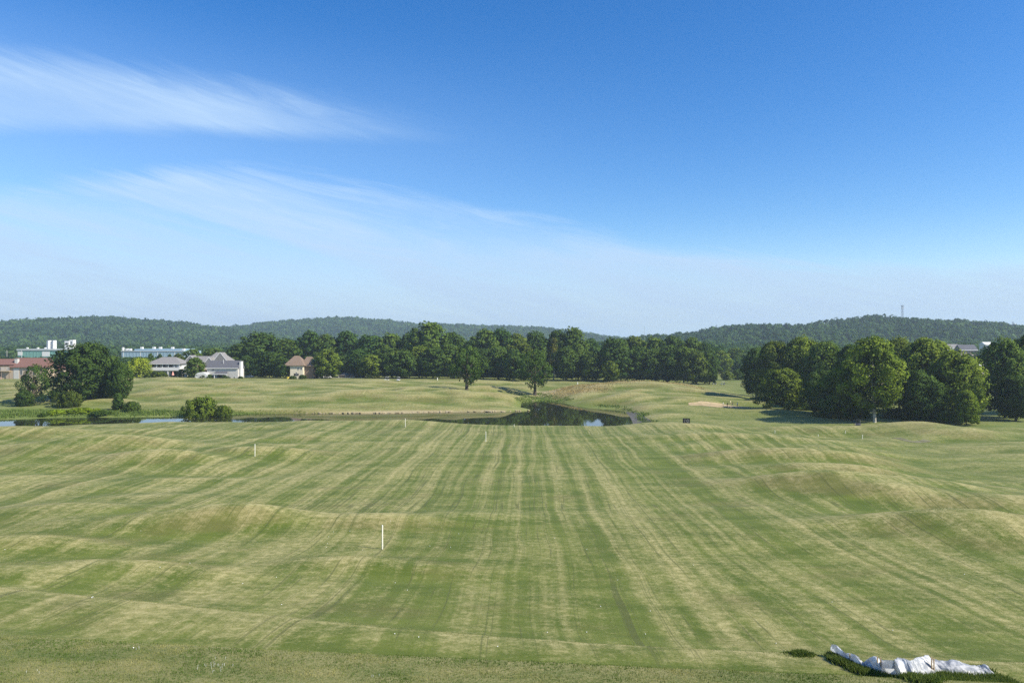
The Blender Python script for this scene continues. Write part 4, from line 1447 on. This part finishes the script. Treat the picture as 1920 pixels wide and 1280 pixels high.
# ------------------------------------------------------------------ masts on the right hill
def lattice(name, px, top, base, d, w0, w1, label, heads=True, tank=False):
    x = XD(px, d)
    z0 = CAM_Z - (base - 640) / F * d - 22
    z1 = CAM_Z - (top - 640) / F * d
    o = empty(name, (x, d, z0))
    tag(o, label, 'mast')
    H = z1 - z0
    n = 9
    for sx in (-1, 1):
        for sy in (-1, 1):
            MB().tube((sx * w0, sy * w0, 0), (sx * w1, sy * w1, H), .22, .16, 6).build('leg', METAL, o)
    b = MB()
    for i in range(n):
        t0, t1 = i / n, (i + 1) / n
        a, c = w0 + (w1 - w0) * t0, w0 + (w1 - w0) * t1
        for s in (-1, 1):
            b.tube((-a, s * a, H * t0), (c, s * c, H * t1), .09, n=4)
            b.tube((a, s * a, H * t0), (-c, s * c, H * t1), .09, n=4)
            b.tube((s * a, -a, H * t0), (s * c, c, H * t1), .09, n=4)
            b.tube((-a, s * a, H * t0), (a, s * a, H * t0), .09, n=4)
    b.build('bracing', METAL, o)
    if heads:
        for i in range(6):
            a = i * math.pi / 3
            cx, cy = math.cos(a) * (w1 + 1.1), math.sin(a) * (w1 + 1.1)
            zz = H - (1.6 if i % 2 else 5.2)
            MB().box(cx - .35, cx + .35, cy - .35, cy + .35, zz - 1.6, zz + 1.4).build('antenna', WHITE if i % 2 == 0 else METAL, o)
            MB().tube((0, 0, zz), (cx, cy, zz), .1, n=4).build('antenna_arm', METAL, o)
    if tank:
        MB().tube((3.6, 0, H - 9), (3.6, 0, H - 4.5), 2.4, n=16).build('tank', WHITE, o)
        MB().tube((3.6, 0, H - 4.5), (3.6, 0, H - 3.4), 2.4, .6, 16).build('tank_cap', WHITE, o)
        MB().tube((3.6, 0, 4), (3.6, 0, H - 9), .8, n=8).build('tank_stem', WHITE, o)
    return o


lattice('radio_mast', 1692, 572, 598, 1480, 1.7, 1.1, 'grey lattice radio mast on the crest of the right hill')
lattice('water_tower', 1899, 603, 615, 1400, 1.4, .8, 'white tank and mast above the trees at the right edge', heads=False, tank=True)
q = P(1208, 650, 1100)
o = empty('thin_mast', (q.x, q.y, q.z - 10))
tag(o, 'hair thin mast standing above the far wood', 'mast')
MB().tube((0, 0, 0), (0, 0, 10 + (650 - 611) / F * 1100), .22, .12).build('pole', METAL, o)
for zz in (22, 27, 32, 37):
    MB().box(-.7, .7, -.1, .1, zz, zz + .2).build('crossarm', METAL, o)

# ------------------------------------------------------------------ golf carts, cars
def make_cart(loc, rz, label, body=WHITE, roof=WHITE):
    o = empty('golf_cart', loc, rz)
    tag(o, label, 'golf cart', 'golf carts on the course')
    b = MB()
    b.box(-.58, .58, -1.15, 1.1, .28, .45)
    b.add([(-.58, .35, .45), (.58, .35, .45), (.58, 1.1, .45), (-.58, 1.1, .45), (-.5, .55, .85), (.5, .55, .85), (.48, 1.05, .68), (-.48, 1.05, .68)],
          [(4, 5, 6, 7), (0, 1, 5, 4), (1, 2, 6, 5), (2, 3, 7, 6), (3, 0, 4, 7)])
    b.box(-.58, .58, -1.15, -.35, .452, .72)
    b.build('body', body, o)
    s = MB()
    s.box(-.55, .55, -.75, -.25, .722, .86)
    s.box(-.55, .55, -.86, -.75, .722, 1.3)
    s.build('seat', DARKM, o)
    for sx in (-.53, .53):
        for y0, y1 in ((.62, .45), (-.95, -.9)):
            MB().tube((sx, y0, .7), (sx, y1, 1.78), .025, n=6).build('roof_post', METAL, o)
    r = MB()
    r.box(-.62, .62, -1.1, .6, 1.78, 1.86)
    r.build('roof', roof, o)
    MB().box(-.5, .5, .50, .52, .95, 1.6).build('windshield', GLASS, o)
    for sx in (-.5, .5):
        for yy in (-.75, .75):
            w_ = MB().tube((sx - .1, yy, .24), (sx + .1, yy, .24), .24, n=14).build('wheel', BLACK, o)
            MB().tube((sx - .12, yy, .24), (sx + .12, yy, .24), .11, n=10).build('hub', METAL, w_)
    g = MB()
    g.tube((-.25, -1.2, .6), (-.28, -1.3, 1.35), .14, n=8)
    g.build('golf_bag', BLACK, o)
    return o


def at(px, d, up=0.0):
    x = XD(px, d)
    return Vector((x, d, gz(x, d) + up))


make_cart(at(1609, 213), 2.6, 'golf cart parked in the shade under the sycamore', mat('cart_grey', (.10, .10, .11), .5), BLACK)
make_cart(at(1339, 418), 1.2, 'left of the two white golf carts at the end of the right fairway')
make_cart(at(1355, 418), 1.2, 'right of the two white golf carts at the end of the right fairway')
make_cart(at(725, 383), 1.4, 'white golf cart on the left fairway, left of the upright one')
make_cart(at(747, 379), 2.9, 'white golf cart seen end on, on the left fairway')


def make_car(loc, rz, label):
    o = empty('parked_car', loc, rz)
    tag(o, label, 'car', 'white cars parked by the houses')
    b = MB()
    prof = [(-2.2, .35), (2.2, .35), (2.25, .75), (1.2, .92), (.5, 1.42), (-1.1, 1.45), (-1.9, 1.0), (-2.25, .9)]
    n = len(prof)
    vs = [(-.88, y, z) for y, z in prof] + [(.88, y, z) for y, z in prof]
    b.add(vs, [tuple(range(n)), tuple(range(2 * n - 1, n - 1, -1))] + [(i, n + i, n + (i + 1) % n, (i + 1) % n) for i in range(n)])
    b.build('body', WHITE, o)
    for s in (-1, 1):
        w_ = MB()
        xs = sorted((s * .885, s * .90))
        w_.add([(xs[0], 1.0, .95), (xs[0], .45, 1.36), (xs[0], -1.05, 1.38), (xs[0], -1.6, 1.0), (xs[1], 1.0, .95), (xs[1], .45, 1.36), (xs[1], -1.05, 1.38), (xs[1], -1.6, 1.0)],
               [(0, 1, 2, 3), (7, 6, 5, 4), (0, 4, 5, 1), (1, 5, 6, 2), (2, 6, 7, 3), (3, 7, 4, 0)])
        w_.build('side_window', GLASS, o)
        for yy in (-1.35, 1.35):
            MB().tube((s * .72, yy, .33), (s * .92, yy, .33), .33, n=14).build('wheel', BLACK, o)
    MB().box(-.7, .7, 2.2, 2.27, .5, .66).build('bumper', METAL, o)
    return o


make_car(at(467, 408), 1.4, 'white car parked in the shade right of the clapboard house')
make_car(at(600, 414), 1.5, 'white car parked at the left foot of the rounded light green tree')
make_car(at(614, 416), 1.6, 'white car parked right of the trunk of the rounded light green tree')


# ------------------------------------------------------------------ golfers
SKIN = mat('skin', (0.50, 0.32, 0.23), .6)


def make_person(loc, rz, label, shirt, trousers, pose='stand', hair=(0.06, .04, .03)):
    o = empty('person', loc, rz)
    tag(o, label, 'person', 'golfers at the sand bunker')
    J = {'pelvis': (0, 0, .95), 'belly': (0, 0, 1.12), 'chest': (0, .01, 1.32), 'neck': (0, 0, 1.50), 'chin': (0, .03, 1.58), 'head': (0, .02, 1.66), 'crown': (0, .0, 1.76)}
    lean = .28 if pose == 'lean' else 0.0
    for q in ('belly', 'chest', 'neck', 'chin', 'head', 'crown'):
        x, y, z = J[q]
        dz = z - .95
        J[q] = (x, y + math.sin(lean) * dz, .95 + math.cos(lean) * dz)
    cy = J['chest'][1]
    cz = J['chest'][2]
    for s, n in ((-1, 'l'), (1, 'r')):
        J['hip' + n] = (s * .10, 0, .90)
        J['knee' + n] = (s * (.12 if pose != 'wide' else .19), .03 if s > 0 else -.02, .50)
        J['ankle' + n] = (s * (.12 if pose != 'wide' else .24), -.02 if s > 0 else -.05, .07)
        J['toe' + n] = (s * (.14 if pose != 'wide' else .27), .16 if s > 0 else .13, .035)
        J['sh' + n] = (s * .19, cy, cz + .09)
        if pose in ('lean', 'wide'):
            J['el' + n] = (s * .20, cy + .16, cz - .16)
            J['wr' + n] = (s * .06, cy + .34, cz - .34)
            J['hand' + n] = (s * .03, cy + .38, cz - .42)
        elif pose == 'hip' and s > 0:
            J['el' + n] = (.40, cy - .05, cz - .12)
            J['wr' + n] = (.22, .06, 1.02)
            J['hand' + n] = (.15, .10, .99)
        else:
            J['el' + n] = (s * .26, cy - .02, cz - .19)
            J['wr' + n] = (s * .28, cy + .06, cz - .42)
            J['hand' + n] = (s * .28, cy + .09, cz - .52)
    E = [('pelvis', 'belly'), ('belly', 'chest'), ('chest', 'neck'), ('neck', 'chin'), ('chin', 'head'), ('head', 'crown')]
    for n in 'lr':
        E += [('pelvis', 'hip' + n), ('hip' + n, 'knee' + n), ('knee' + n, 'ankle' + n), ('ankle' + n, 'toe' + n), ('chest', 'sh' + n), ('sh' + n, 'el' + n), ('el' + n, 'wr' + n), ('wr' + n, 'hand' + n)]
    RAD = {'pelvis': (.155, .115), 'belly': (.145, .11), 'chest': (.17, .12), 'neck': .055, 'chin': (.07, .085), 'head': (.082, .10), 'crown': .06,
           'hip': .095, 'knee': .062, 'ankle': .042, 'toe': .04, 'sh': .065, 'el': .043, 'wr': .032, 'hand': .038}
    names = list(J)
    me = bpy.data.meshes.new('body')
    me.from_pydata([J[n] for n in names], [(names.index(a), names.index(b)) for a, b in E], [])
    ob = bpy.data.objects.new('body', me)
    link(ob)
    sk = ob.modifiers.new('skin', 'SKIN')
    sk.use_smooth_shade = True
    for i, n in enumerate(names):
        r = RAD.get(n) or RAD[n[:-1]]
        me.skin_vertices[0].data[i].radius = r if isinstance(r, tuple) else (r, r)
        me.skin_vertices[0].data[i].use_root = (n == 'pelvis')
    sb = ob.modifiers.new('sub', 'SUBSURF')
    sb.levels = sb.render_levels = 1
    dg = bpy.context.evaluated_depsgraph_get()
    nm = bpy.data.meshes.new_from_object(ob.evaluated_get(dg))
    ob.modifiers.clear()
    ob.data = nm
    nm.name = 'body'
    nm.materials.clear()
    for m_ in (SKIN, shirt, trousers, BLACK):
        nm.materials.append(m_)
    hands = [Vector(J['hand' + n]) for n in 'lr'] + [Vector(J['wr' + n]) for n in 'lr']
    nz = J['neck'][2] - .02
    for p in nm.polygons:
        c = p.center
        if c.z < .09:
            p.material_index = 3
        elif c.z < .97 and min((c - hh).length for hh in hands) > .2:
            p.material_index = 2
        elif c.z > nz or min((c - hh).length for hh in hands) < .15:
            p.material_index = 0
        else:
            p.material_index = 1
    ob.parent = o
    hd = Vector(J['head'])
    b = MB()
    b.tube(hd + Vector((0, -.02, .0)), hd + Vector((0, -.02, .10)), .105, .09, 12)
    b.tube(hd + Vector((0, -.02, .10)), hd + Vector((0, -.02, .145)), .09, .03, 12)
    if label.find('cap') >= 0:
        b.box(hd.x - .07, hd.x + .07, hd.y + .06, hd.y + .2, hd.z + .03, hd.z + .05)
    b.build('hair' if 'cap' not in label else 'cap', mat('hair_%d' % int(sum(hair) * 1000), hair, .8), o, True)
    f = MB()
    f.tube(hd + Vector((0, .085, -.01)), hd + Vector((0, .125, -.025)), .02, .012, 6)
    f.build('nose', SKIN, o)
    for s in (-1, 1):
        MB().tube(hd + Vector((s * .035, .085, .02)), hd + Vector((s * .035, .10, .02)), .012, n=6).build('eye', BLACK, o)
    return o


def cloth(name, c):
    return mat(name, c, .85)


YSH, WSH, DKB, KHA, ORG = cloth('pale_yellow_cloth', (.72, .66, .40)), cloth('white_cloth', (.75, .74, .68)), cloth('black_cloth', (.025, .022, .02)), cloth('khaki_cloth', (.40, .34, .22)), cloth('orange_cloth', (.62, .38, .12))
make_person(at(1356, 275, .05), 1.3, 'golfer in white shirt and khaki trousers, leftmost at the bunker, hand on hip', WSH, KHA, 'hip')
make_person(at(1363.5, 274, .05), -1.4, 'golfer all in black bending over the sand', DKB, DKB, 'lean')
make_person(at(1369.5, 281), .4, 'golfer in pale yellow shirt standing farther back, beyond the bunker', YSH, KHA, 'stand')
make_person(at(1373.5, 276, .05), 2.8, 'golfer in orange shirt and pale trousers in the middle of the bunker with a cap', ORG, YSH, 'wide', (.5, .4, .2))
make_person(at(1382.5, 276, .05), 1.9, 'golfer in white shirt standing rightmost, at the edge of the sand', WSH, DKB, 'stand', (.3, .2, .1))

# ------------------------------------------------------------------ range stakes, markers, sign, balls
STAKE = mat('stake_white', (0.82, 0.79, 0.66), .5, vary=.05)
for (px, base, top, d, lab) in [(717, 1030, 985, 62, 'tall white range stake standing nearest, in a small dark hollow'),
                                (478, 860, 837, 122, 'white range stake farthest left, on the left mounds'),
                                (911, 831, 812, 148, 'white range stake in the middle of the range, left of the tracks'),
                                (760, 800, 784, 174, 'white range stake on the crest just before the creek'),
                                (964, 798, 793, 178, 'tiny white stake against the dark pond')]:
    p = at(px, d)
    L = (base - top) / F * d
    o = empty('range_stake', p)
    tag(o, lab, 'stake', 'white distance stakes on the range')
    MB().tube((0, 0, -.3), (0, 0, L - .06), .055, n=10).build('post', STAKE, o)
    MB().tube((0, 0, L - .06), (0, 0, L), .062, .04, 10).build('cap', WHITE, o)
for (px, d, hh, lab) in [(1453, 192, .75, 'short pale marker farthest left on the right fairway'), (1534, 186, .85, 'short pale marker right of the farthest left one'),
                         (1585, 189, .7, 'short pale marker third from the left on the right fairway'), (1617, 172, 1.0, 'pale marker nearest the viewer on the right fairway'),
                         (1083, 362, 2.0, 'white post behind the fescue mound at the back of the pond'), (820, 392, 1.8, 'white post on the far left fairway before the wood')]:
    p = at(px, d)
    o = empty('marker_post', p)
    tag(o, lab, 'marker', 'pale marker posts')
    r = .07 if hh < 1.5 else .2
    MB().tube((0, 0, -.2), (0, 0, hh * .9), r, n=10).build('post', STAKE, o)
    MB().tube((0, 0, hh * .9), (0, 0, hh), r * 1.15, r * .5, 10).build('cap', WHITE, o)

p = at(1287, 183)
o = empty('target_sign', p)
tag(o, 'black rectangular target sign with pale marks on the crest of the range', 'sign')
o.rotation_euler = (0, 0, -.12)
kk = 183 / F
MB().box(-6.6 * kk, 6.6 * kk, 0, .12, .15, .15 + 9.6 * kk).build('panel', BLACK, o)
for s in (-1, 1):
    MB().box(s * 5 * kk - .05, s * 5 * kk + .05, .121, .25, -.3, 9 * kk).build('leg', BROWNW, o)
MARK = mat('sign_marks', (.24, .24, .20), .7)
b = MB()
b.add([(-4.0 * kk, -.02, .4), (-3.0 * kk, -.02, .4), (-2.0 * kk, -.02, .1 + 8.6 * kk), (-3.0 * kk, -.02, .1 + 8.6 * kk),
       (-4.0 * kk, -.002, .4), (-3.0 * kk, -.002, .4), (-2.0 * kk, -.002, .1 + 8.6 * kk), (-3.0 * kk, -.002, .1 + 8.6 * kk)],
      [(0, 1, 2, 3), (0, 4, 5, 1), (1, 5, 6, 2), (2, 6, 7, 3), (3, 7, 4, 0)])
b.build('slanted_mark', MARK, o)
b = MB()
n = 20
cx, cz = 2.4 * kk, .15 + 4.9 * kk
for i in range(n):
    a0, a1 = 2 * math.pi * i / n, 2 * math.pi * (i + 1) / n
    r0, r1 = 1.7 * kk, 3.0 * kk
    q = [(cx + math.cos(a) * r * .85, -.02, cz + math.sin(a) * r) for a, r in ((a0, r0), (a1, r0), (a1, r1), (a0, r1))]
    b.add(q + [(x, -.002, z) for x, y, z in q], [(0, 1, 2, 3), (4, 5, 1, 0), (6, 7, 3, 2)])
b.build('round_mark', MARK, o)

ico = bmesh.new()
bmesh.ops.create_icosphere(ico, subdivisions=2, radius=.025)
BALL = bpy.data.meshes.new('golf_ball')
ico.to_mesh(BALL)
ico.free()
BALL.polygons.foreach_set('use_smooth', [True] * len(BALL.polygons))
BALL.materials.append(mat('ball_white', (.85, .85, .82), .35, .4, vary=0))
balls = [(612, 1026), (616, 1007), (625, 998), (264, 997), (656, 996), (732, 978), (679, 1032), (806, 1024), (845, 1027), (806, 981), (764, 1107), (741, 1093), (172, 1122), (174, 1120),
         (518, 1084), (455, 1095), (356, 1056), (1126, 1138), (1219, 1146), (1158, 1089), (1100, 1031), (1026, 1188), (1210, 1191), (1455, 1208), (1674, 1183), (740, 1190), (933, 1215),
         (250, 1216), (785, 1195), (9, 1033), (1808, 1078), (1100, 1187), (614, 1020), (1040, 1010), (300, 1065), (528, 1135), (860, 1001), (1300, 1060), (1560, 1130)]
gx = np.arange(26.0, 140, .25)
for px, py in balls:
    zz = ground_z((px - 960) / F * gx, gx)
    row = 640 + (CAM_Z - zz) / gx * F
    j = int(np.argmax(row <= py))
    d = gx[j]
    o = bpy.data.objects.new('golf_ball', BALL)
    o.location = at(px, d, .04)
    link(o)
    tag(o, 'white golf ball lying in the short grass of the driving range', 'golf ball', 'golf balls scattered on the range')

# ------------------------------------------------------------------ stone edging along the creek
ed = empty('stone_edging', at(760, 262))
tag(ed, 'broken line of tan stones holding the far bank of the creek', 'stone edging')
STONE = mat('bank_stone', (0.40, 0.33, 0.20), .9, vary=.25, scale=2)
stones = []
for i in range(5):
    bm = bmesh.new()
    bmesh.ops.create_icosphere(bm, subdivisions=1, radius=1)
    for v in bm.verts:
        v.co *= rng.uniform(.75, 1.15)
        v.co.z = max(min(v.co.z, .75), -.8)
    me = bpy.data.meshes.new('stone')
    bm.to_mesh(me)
    bm.free()
    me.materials.append(STONE)
    stones.append(me)
root_inv = ed.location.copy()
dl = np.arange(240, 345, .1)
for px in np.arange(556, 1004, 5.2):
    if rng.uniform() < .30:
        continue
    px = px + rng.uniform(-2, 2)
    xs_ = XD(px, dl)
    zz = ground_z(xs_, dl)
    j = int(np.argmax(zz > WZ + .12))
    d = dl[j]
    s = part('stone', stones[int(rng.integers(5))], ed)
    s.location = Vector((XD(px, d), d + rng.uniform(-.1, .4), WZ + rng.uniform(.05, .3))) - root_inv
    s.scale = (rng.uniform(.5, 1.3), rng.uniform(.4, .7), rng.uniform(.14, .30))
    s.rotation_euler = (rng.uniform(-.2, .2), rng.uniform(-.2, .2), rng.uniform(0, 3))


# ------------------------------------------------------------------ grasses: real blades
def blades(name, x, y, h, w_, m, label, nper=1, lean=.45, tint=None):
    N = len(x)
    x = np.repeat(x, nper) + rng.normal(0, 1, N * nper) * np.repeat(w_, nper) * 1.5
    y = np.repeat(y, nper) + rng.normal(0, 1, N * nper) * np.repeat(w_, nper) * 1.5
    h = np.repeat(h, nper) * rng.uniform(.6, 1.25, N * nper)
    ww = np.repeat(w_, nper) * rng.uniform(.6, 1.3, N * nper)
    z = ground_z(x, y) - .01
    a = rng.uniform(0, 2 * np.pi, N * nper)
    la = rng.uniform(0, 2 * np.pi, N * nper)
    lr = rng.uniform(0, lean, N * nper) * h
    p0 = np.column_stack([x - np.cos(a) * ww / 2, y - np.sin(a) * ww / 2, z])
    p1 = np.column_stack([x + np.cos(a) * ww / 2, y + np.sin(a) * ww / 2, z])
    p2 = np.column_stack([x + np.cos(la) * lr, y + np.sin(la) * lr, z + h])
    v = np.stack([p0, p1, p2], 1)
    n = N * nper
    me = mesh_np(name, v.reshape(-1, 3), np.arange(n * 3).reshape(-1, 3), m, 3)
    if tint is None:
        tint = rng.uniform(.1, .9, N)
    set_tint(me, np.repeat(tint, nper) + rng.uniform(-.15, .15, n), 3)
    return tag(link(bpy.data.objects.new(name, me)), label, kind='stuff')


# long grass of the near bank
n = 130000
y = 23 + 17 * rng.uniform(0, 1, n)**.8
x = rng.uniform(-1, 1, n) * (y * .74 + 1)
e = 30.1 - .107 * x
ok = y < e + rng.normal(0, .25, n) + .4 * perlin(x / 2, y / 2)
x, y = x[ok], y[ok]
tn = .30 + 1.3 * perlin(x / 2.6, y / 2.2) + .8 * perlin(x / .6, y / .6)
blades('rough_grass', x, y, .045 + .05 * np.clip(.5 + perlin(x / 1.7, y / 1.7), 0, 1), np.full(len(x), .022), BLADE, 'long patchy grass of the near bank at the bottom of the view', 2, tint=tn)
# short turf beyond, thinning with distance
n = 240000
u_ = rng.uniform(0, 1, n)
y = 27 + 45 * u_**1.6
x = rng.uniform(-1, 1, n) * (y * .74 + 1)
ok = y > 30.1 - .107 * x
x, y = x[ok], y[ok]
tn = .55 + .8 * perlin(x / 1.6 + 5, y / 3.6) + .7 * perlin(x / 3.1, y / 40)
blades('mown_turf', x, y, .022 + .0004 * y, .022 + .0006 * (y - 25), BLADE, 'short mown turf of the range', 1, .9, tint=tn)
# white clover heads in the near grass
p_ = [(390, 1247), (398, 1245), (408, 1252), (418, 1236), (412, 1247), (250, 1217), (405, 1258), (424, 1250), (378, 1252), (60, 1262), (700, 1268)]
b = MB()
for px, py in p_:
    for j in range(3):
        gy_ = np.arange(24.0, 36, .1)
        qx = px + rng.uniform(-14, 14)
        zz = ground_z((qx - 960) / F * gy_, gy_)
        row = 640 + (CAM_Z - zz) / gy_ * F
        d = gy_[int(np.argmax(row <= py + rng.uniform(-4, 4)))]
        x_ = XD(qx, d)
        z_ = gz(x_, d)
        b.tube((x_, d, z_), (x_, d, z_ + .07), .004, n=4)
        b.tube((x_, d, z_ + .07), (x_ + .01, d, z_ + .09), .008, .005, 6)
tag(b.build('clover', WHITE), 'white clover heads dotted in the near grass', kind='stuff')

# fescue on the mounds behind the pond
n = 26000
y = rng.uniform(318, 362, n)
pxs = rng.uniform(1022, 1345, n)
x = XD(pxs, y)
m_ = np.maximum(sst(1020, 1060, pxs) * sst(1160, 1120, pxs) * sst(316, 324, y) * sst(352, 342, y), .8 * sst(1120, 1150, pxs) * sst(1340, 1280, pxs) * sst(334, 340, y) * sst(360, 350, y)) * (.5 + .9 * perlin(x / 8, y / 6))
ok = rng.uniform(size=n) < m_
x, y = x[ok], y[ok]
blades('tall_fescue', x, y, np.full(len(x), .5), np.full(len(x), .22), FESCUE, 'tall dry fescue on the mounds behind the pond', 2, .7)


def reeds(pxa, pxb, da, db, n, h, w_, label, H0=24.2, H1=25.65, m=REED):
    y = rng.uniform(da, db, n)
    px = rng.uniform(pxa, pxb, n)
    x = XD(px, y)
    H = CAM_Z - ground_z(x, y)
    ok = (H > H0) & (H < H1) & (rng.uniform(size=n) < .55 + perlin(x / 5, y / 5))
    x, y = x[ok], y[ok]
    if len(x):
        blades('reeds', x, y, np.full(len(x), h), np.full(len(x), w_), m, label, 2, .6)


reeds(0, 440, 240, 262, 9000, .7, .35, 'bright reeds along the left bank of the creek', 24.2, 25.3)
reeds(440, 570, 244, 268, 2500, .4, .3, 'low green reeds on the bank in the middle of the creek', 24.6)
reeds(960, 1100, 308, 345, 3500, .5, .4, 'green reeds at the back of the pond', 23.9)
reeds(1115, 1235, 220, 312, 6000, .7, .3, 'rough reeds on the right shore of the pond', 24.7, 25.2)

# ------------------------------------------------------------------ plastic sheeting and weeds at the lower right
gyy = np.arange(22.0, 34, .02)


def foot(px, py):
    zz = ground_z((px - 960) / F * gyy, gyy)
    row = 640 + (CAM_Z - zz) / gyy * F
    j = int(np.argmin(np.abs(row - py)))
    return Vector((XD(px, gyy[j]), gyy[j], float(zz[j])))


PLASTIC = bpy.data.materials.new('white_plastic')
PLASTIC.use_nodes = True
T = NT(PLASTIC.node_tree)
tc = T.n('ShaderNodeTexCoord')
nz = T.noise(tc.outputs['Object'], 3.0, 4, .6)
b_ = T.n('ShaderNodeBsdfPrincipled')
T.put(b_.inputs['Base Color'], T.mix(T.mr(nz, .42, .58), (.36, .38, .41, 1), (.76, .76, .75, 1)))
b_.inputs['Roughness'].default_value = .35
tr_ = T.n('ShaderNodeBsdfTranslucent')
T.put(tr_.inputs['Color'], (.8, .82, .84))
mx_ = T.n('ShaderNodeMixShader')
mx_.inputs[0].default_value = .35
T.put(mx_.inputs[1], b_.outputs[0])
T.put(mx_.inputs[2], tr_.outputs[0])
o_ = T.n('ShaderNodeOutputMaterial')
T.put(o_.inputs[0], mx_.outputs[0])

line = [(1571, 1234, 14), (1577, 1238, 24), (1595, 1246, 17), (1615, 1256, 21), (1630, 1261, 11), (1640, 1263, 16), (1652, 1266, 29), (1665, 1268, 23), (1690, 1271, 24),
        (1705, 1272, 29), (1717, 1272, 25), (1735, 1268, 30), (1755, 1264, 27), (1762, 1262, 17), (1782, 1264, 16), (1797, 1265, 20), (1822, 1266, 15), (1850, 1267, 8), (1862, 1268, 14), (1868, 1268, 4)]
feet = [foot(a, b_2) for a, b_2, _ in line]
org = feet[8].copy()
pl = empty('plastic_sheet', org)
tag(pl, 'crumpled white plastic sheeting slumped along wooden stakes in the grass', 'plastic sheet')
t_ = np.arange(len(line))
tt_ = np.linspace(0, len(line) - 1, 190)
fx, fy, fz = (pchip(t_, [q[i] for q in feet], tt_) for i in range(3))
hh = pchip(t_, [a[2] * 27.5 / F for a in line], tt_)
rows = 26
V = np.zeros((len(tt_), rows, 3))
for j in range(rows):
    s = j / (rows - 1)                       # front hem -> top -> back hem
    up = np.sin(math.pi * min(s * 1.25, 1.0) * .5)**.8 if s < .8 else math.cos((s - .8) / .2 * math.pi / 2 * .9)
    yoff = -.05 + 1.0 * s
    fold = perlin(tt_ * 1.1 + j * .06, np.full_like(tt_, s * 1.6)) * .20 + perlin(tt_ * 3.0 + s * 2.0, np.full_like(tt_, s * 1.5 + 7)) * .09
    crease = .05 * np.abs(perlin(tt_ * 3.1 - s * 3, np.full_like(tt_, s * 5 + 3)))
    V[:, j, 0] = fx + .07 * perlin(tt_ * 2.5 + 11, np.full_like(tt_, s * 3.0))
    V[:, j, 1] = fy + yoff * .75 + fold * (.4 + up * .6)
    V[:, j, 2] = np.maximum(fz + hh * up * (1 + .25 * fold) + crease * up, ground_z(V[:, j, 0], V[:, j, 1]) + .01)
V -= np.array(org)
idx = np.arange(len(tt_) * rows).reshape(len(tt_), rows)
faces = np.stack([idx[:-1, :-1], idx[1:, :-1], idx[1:, 1:], idx[:-1, 1:]], -1).reshape(-1, 4)
me = mesh_np('sheeting', V.reshape(-1, 3), faces, PLASTIC)
part('sheeting', me, pl)
for px, py, hgt in ((1594, 1245, 22), (1646, 1263, 36), (1652, 1265, 36), (1685, 1269, 27), (1748, 1264, 36), (1752, 1264, 33)):
    q = foot(px, py) - org
    hm = hgt * 27.5 / F
    o = MB().add([(q.x - .02, q.y + .0, q.z - .1), (q.x + .02, q.y, q.z - .1), (q.x + .02, q.y + .04, q.z - .1), (q.x - .02, q.y + .04, q.z - .1),
                  (q.x - .005, q.y + .05, q.z + hm), (q.x + .035, q.y + .05, q.z + hm), (q.x + .035, q.y + .09, q.z + hm), (q.x - .005, q.y + .09, q.z + hm)],
                 [(3, 2, 1, 0), (4, 5, 6, 7), (0, 1, 5, 4), (1, 2, 6, 5), (2, 3, 7, 6), (3, 0, 4, 7)]).build('wooden_stake', WOOD, pl)
# tangled weeds along the sheeting
n = 7500
i_ = rng.integers(0, len(tt_), n)
x = fx[i_] + rng.normal(0, .12, n)
y = fy[i_] + np.where(rng.uniform(size=n) < .78, rng.uniform(-1.35, -.2, n), rng.uniform(.45, .8, n))
x2 = rng.uniform(feet[0].x - .45, feet[4].x, 1500)
y2 = np.interp(x2, fx, fy) + rng.uniform(-.95, -.1, 1500)
x, y = np.concatenate([x, x2]), np.concatenate([y, y2])
WEED = leaf_mat('weed_leaves', (.05, .085, .016), (.16, .20, .05), .25)
blades('weeds', x, y, np.full(len(x), .24), np.full(len(x), .05), WEED, 'dark tangled weeds growing along the plastic sheeting', 3, .8)
wc = foot(1502, 1226)
n = 420
x = wc.x + rng.normal(0, .30, n)
y = wc.y + rng.normal(0, .30, n)
blades('weed_clump', x, y, .20 * np.exp(-((x - wc.x)**2 + (y - wc.y)**2) / .35) + .06, np.full(n, .04), WEED, 'dark green weed clump on the bank left of the plastic sheeting', 4, .8)

# ------------------------------------------------------------------ air
hz = bpy.data.materials.new('haze_air')
hz.use_nodes = True
T = NT(hz.node_tree)
pv = T.n('ShaderNodeVolumePrincipled')
pv.inputs['Color'].default_value = (0.70, 0.86, 1.0, 1)
pv.inputs['Density'].default_value = 1.3e-4
pv.inputs['Anisotropy'].default_value = 0.2
o_ = T.n('ShaderNodeOutputMaterial')
T.put(o_.inputs['Volume'], pv.outputs[0])
hb = MB()
hb.box(-7600, 7600, -300, 5600, 0.5, 125)
o = hb.build('haze', hz)
tag(o, 'thin summer haze between the course and the hills', kind='stuff')
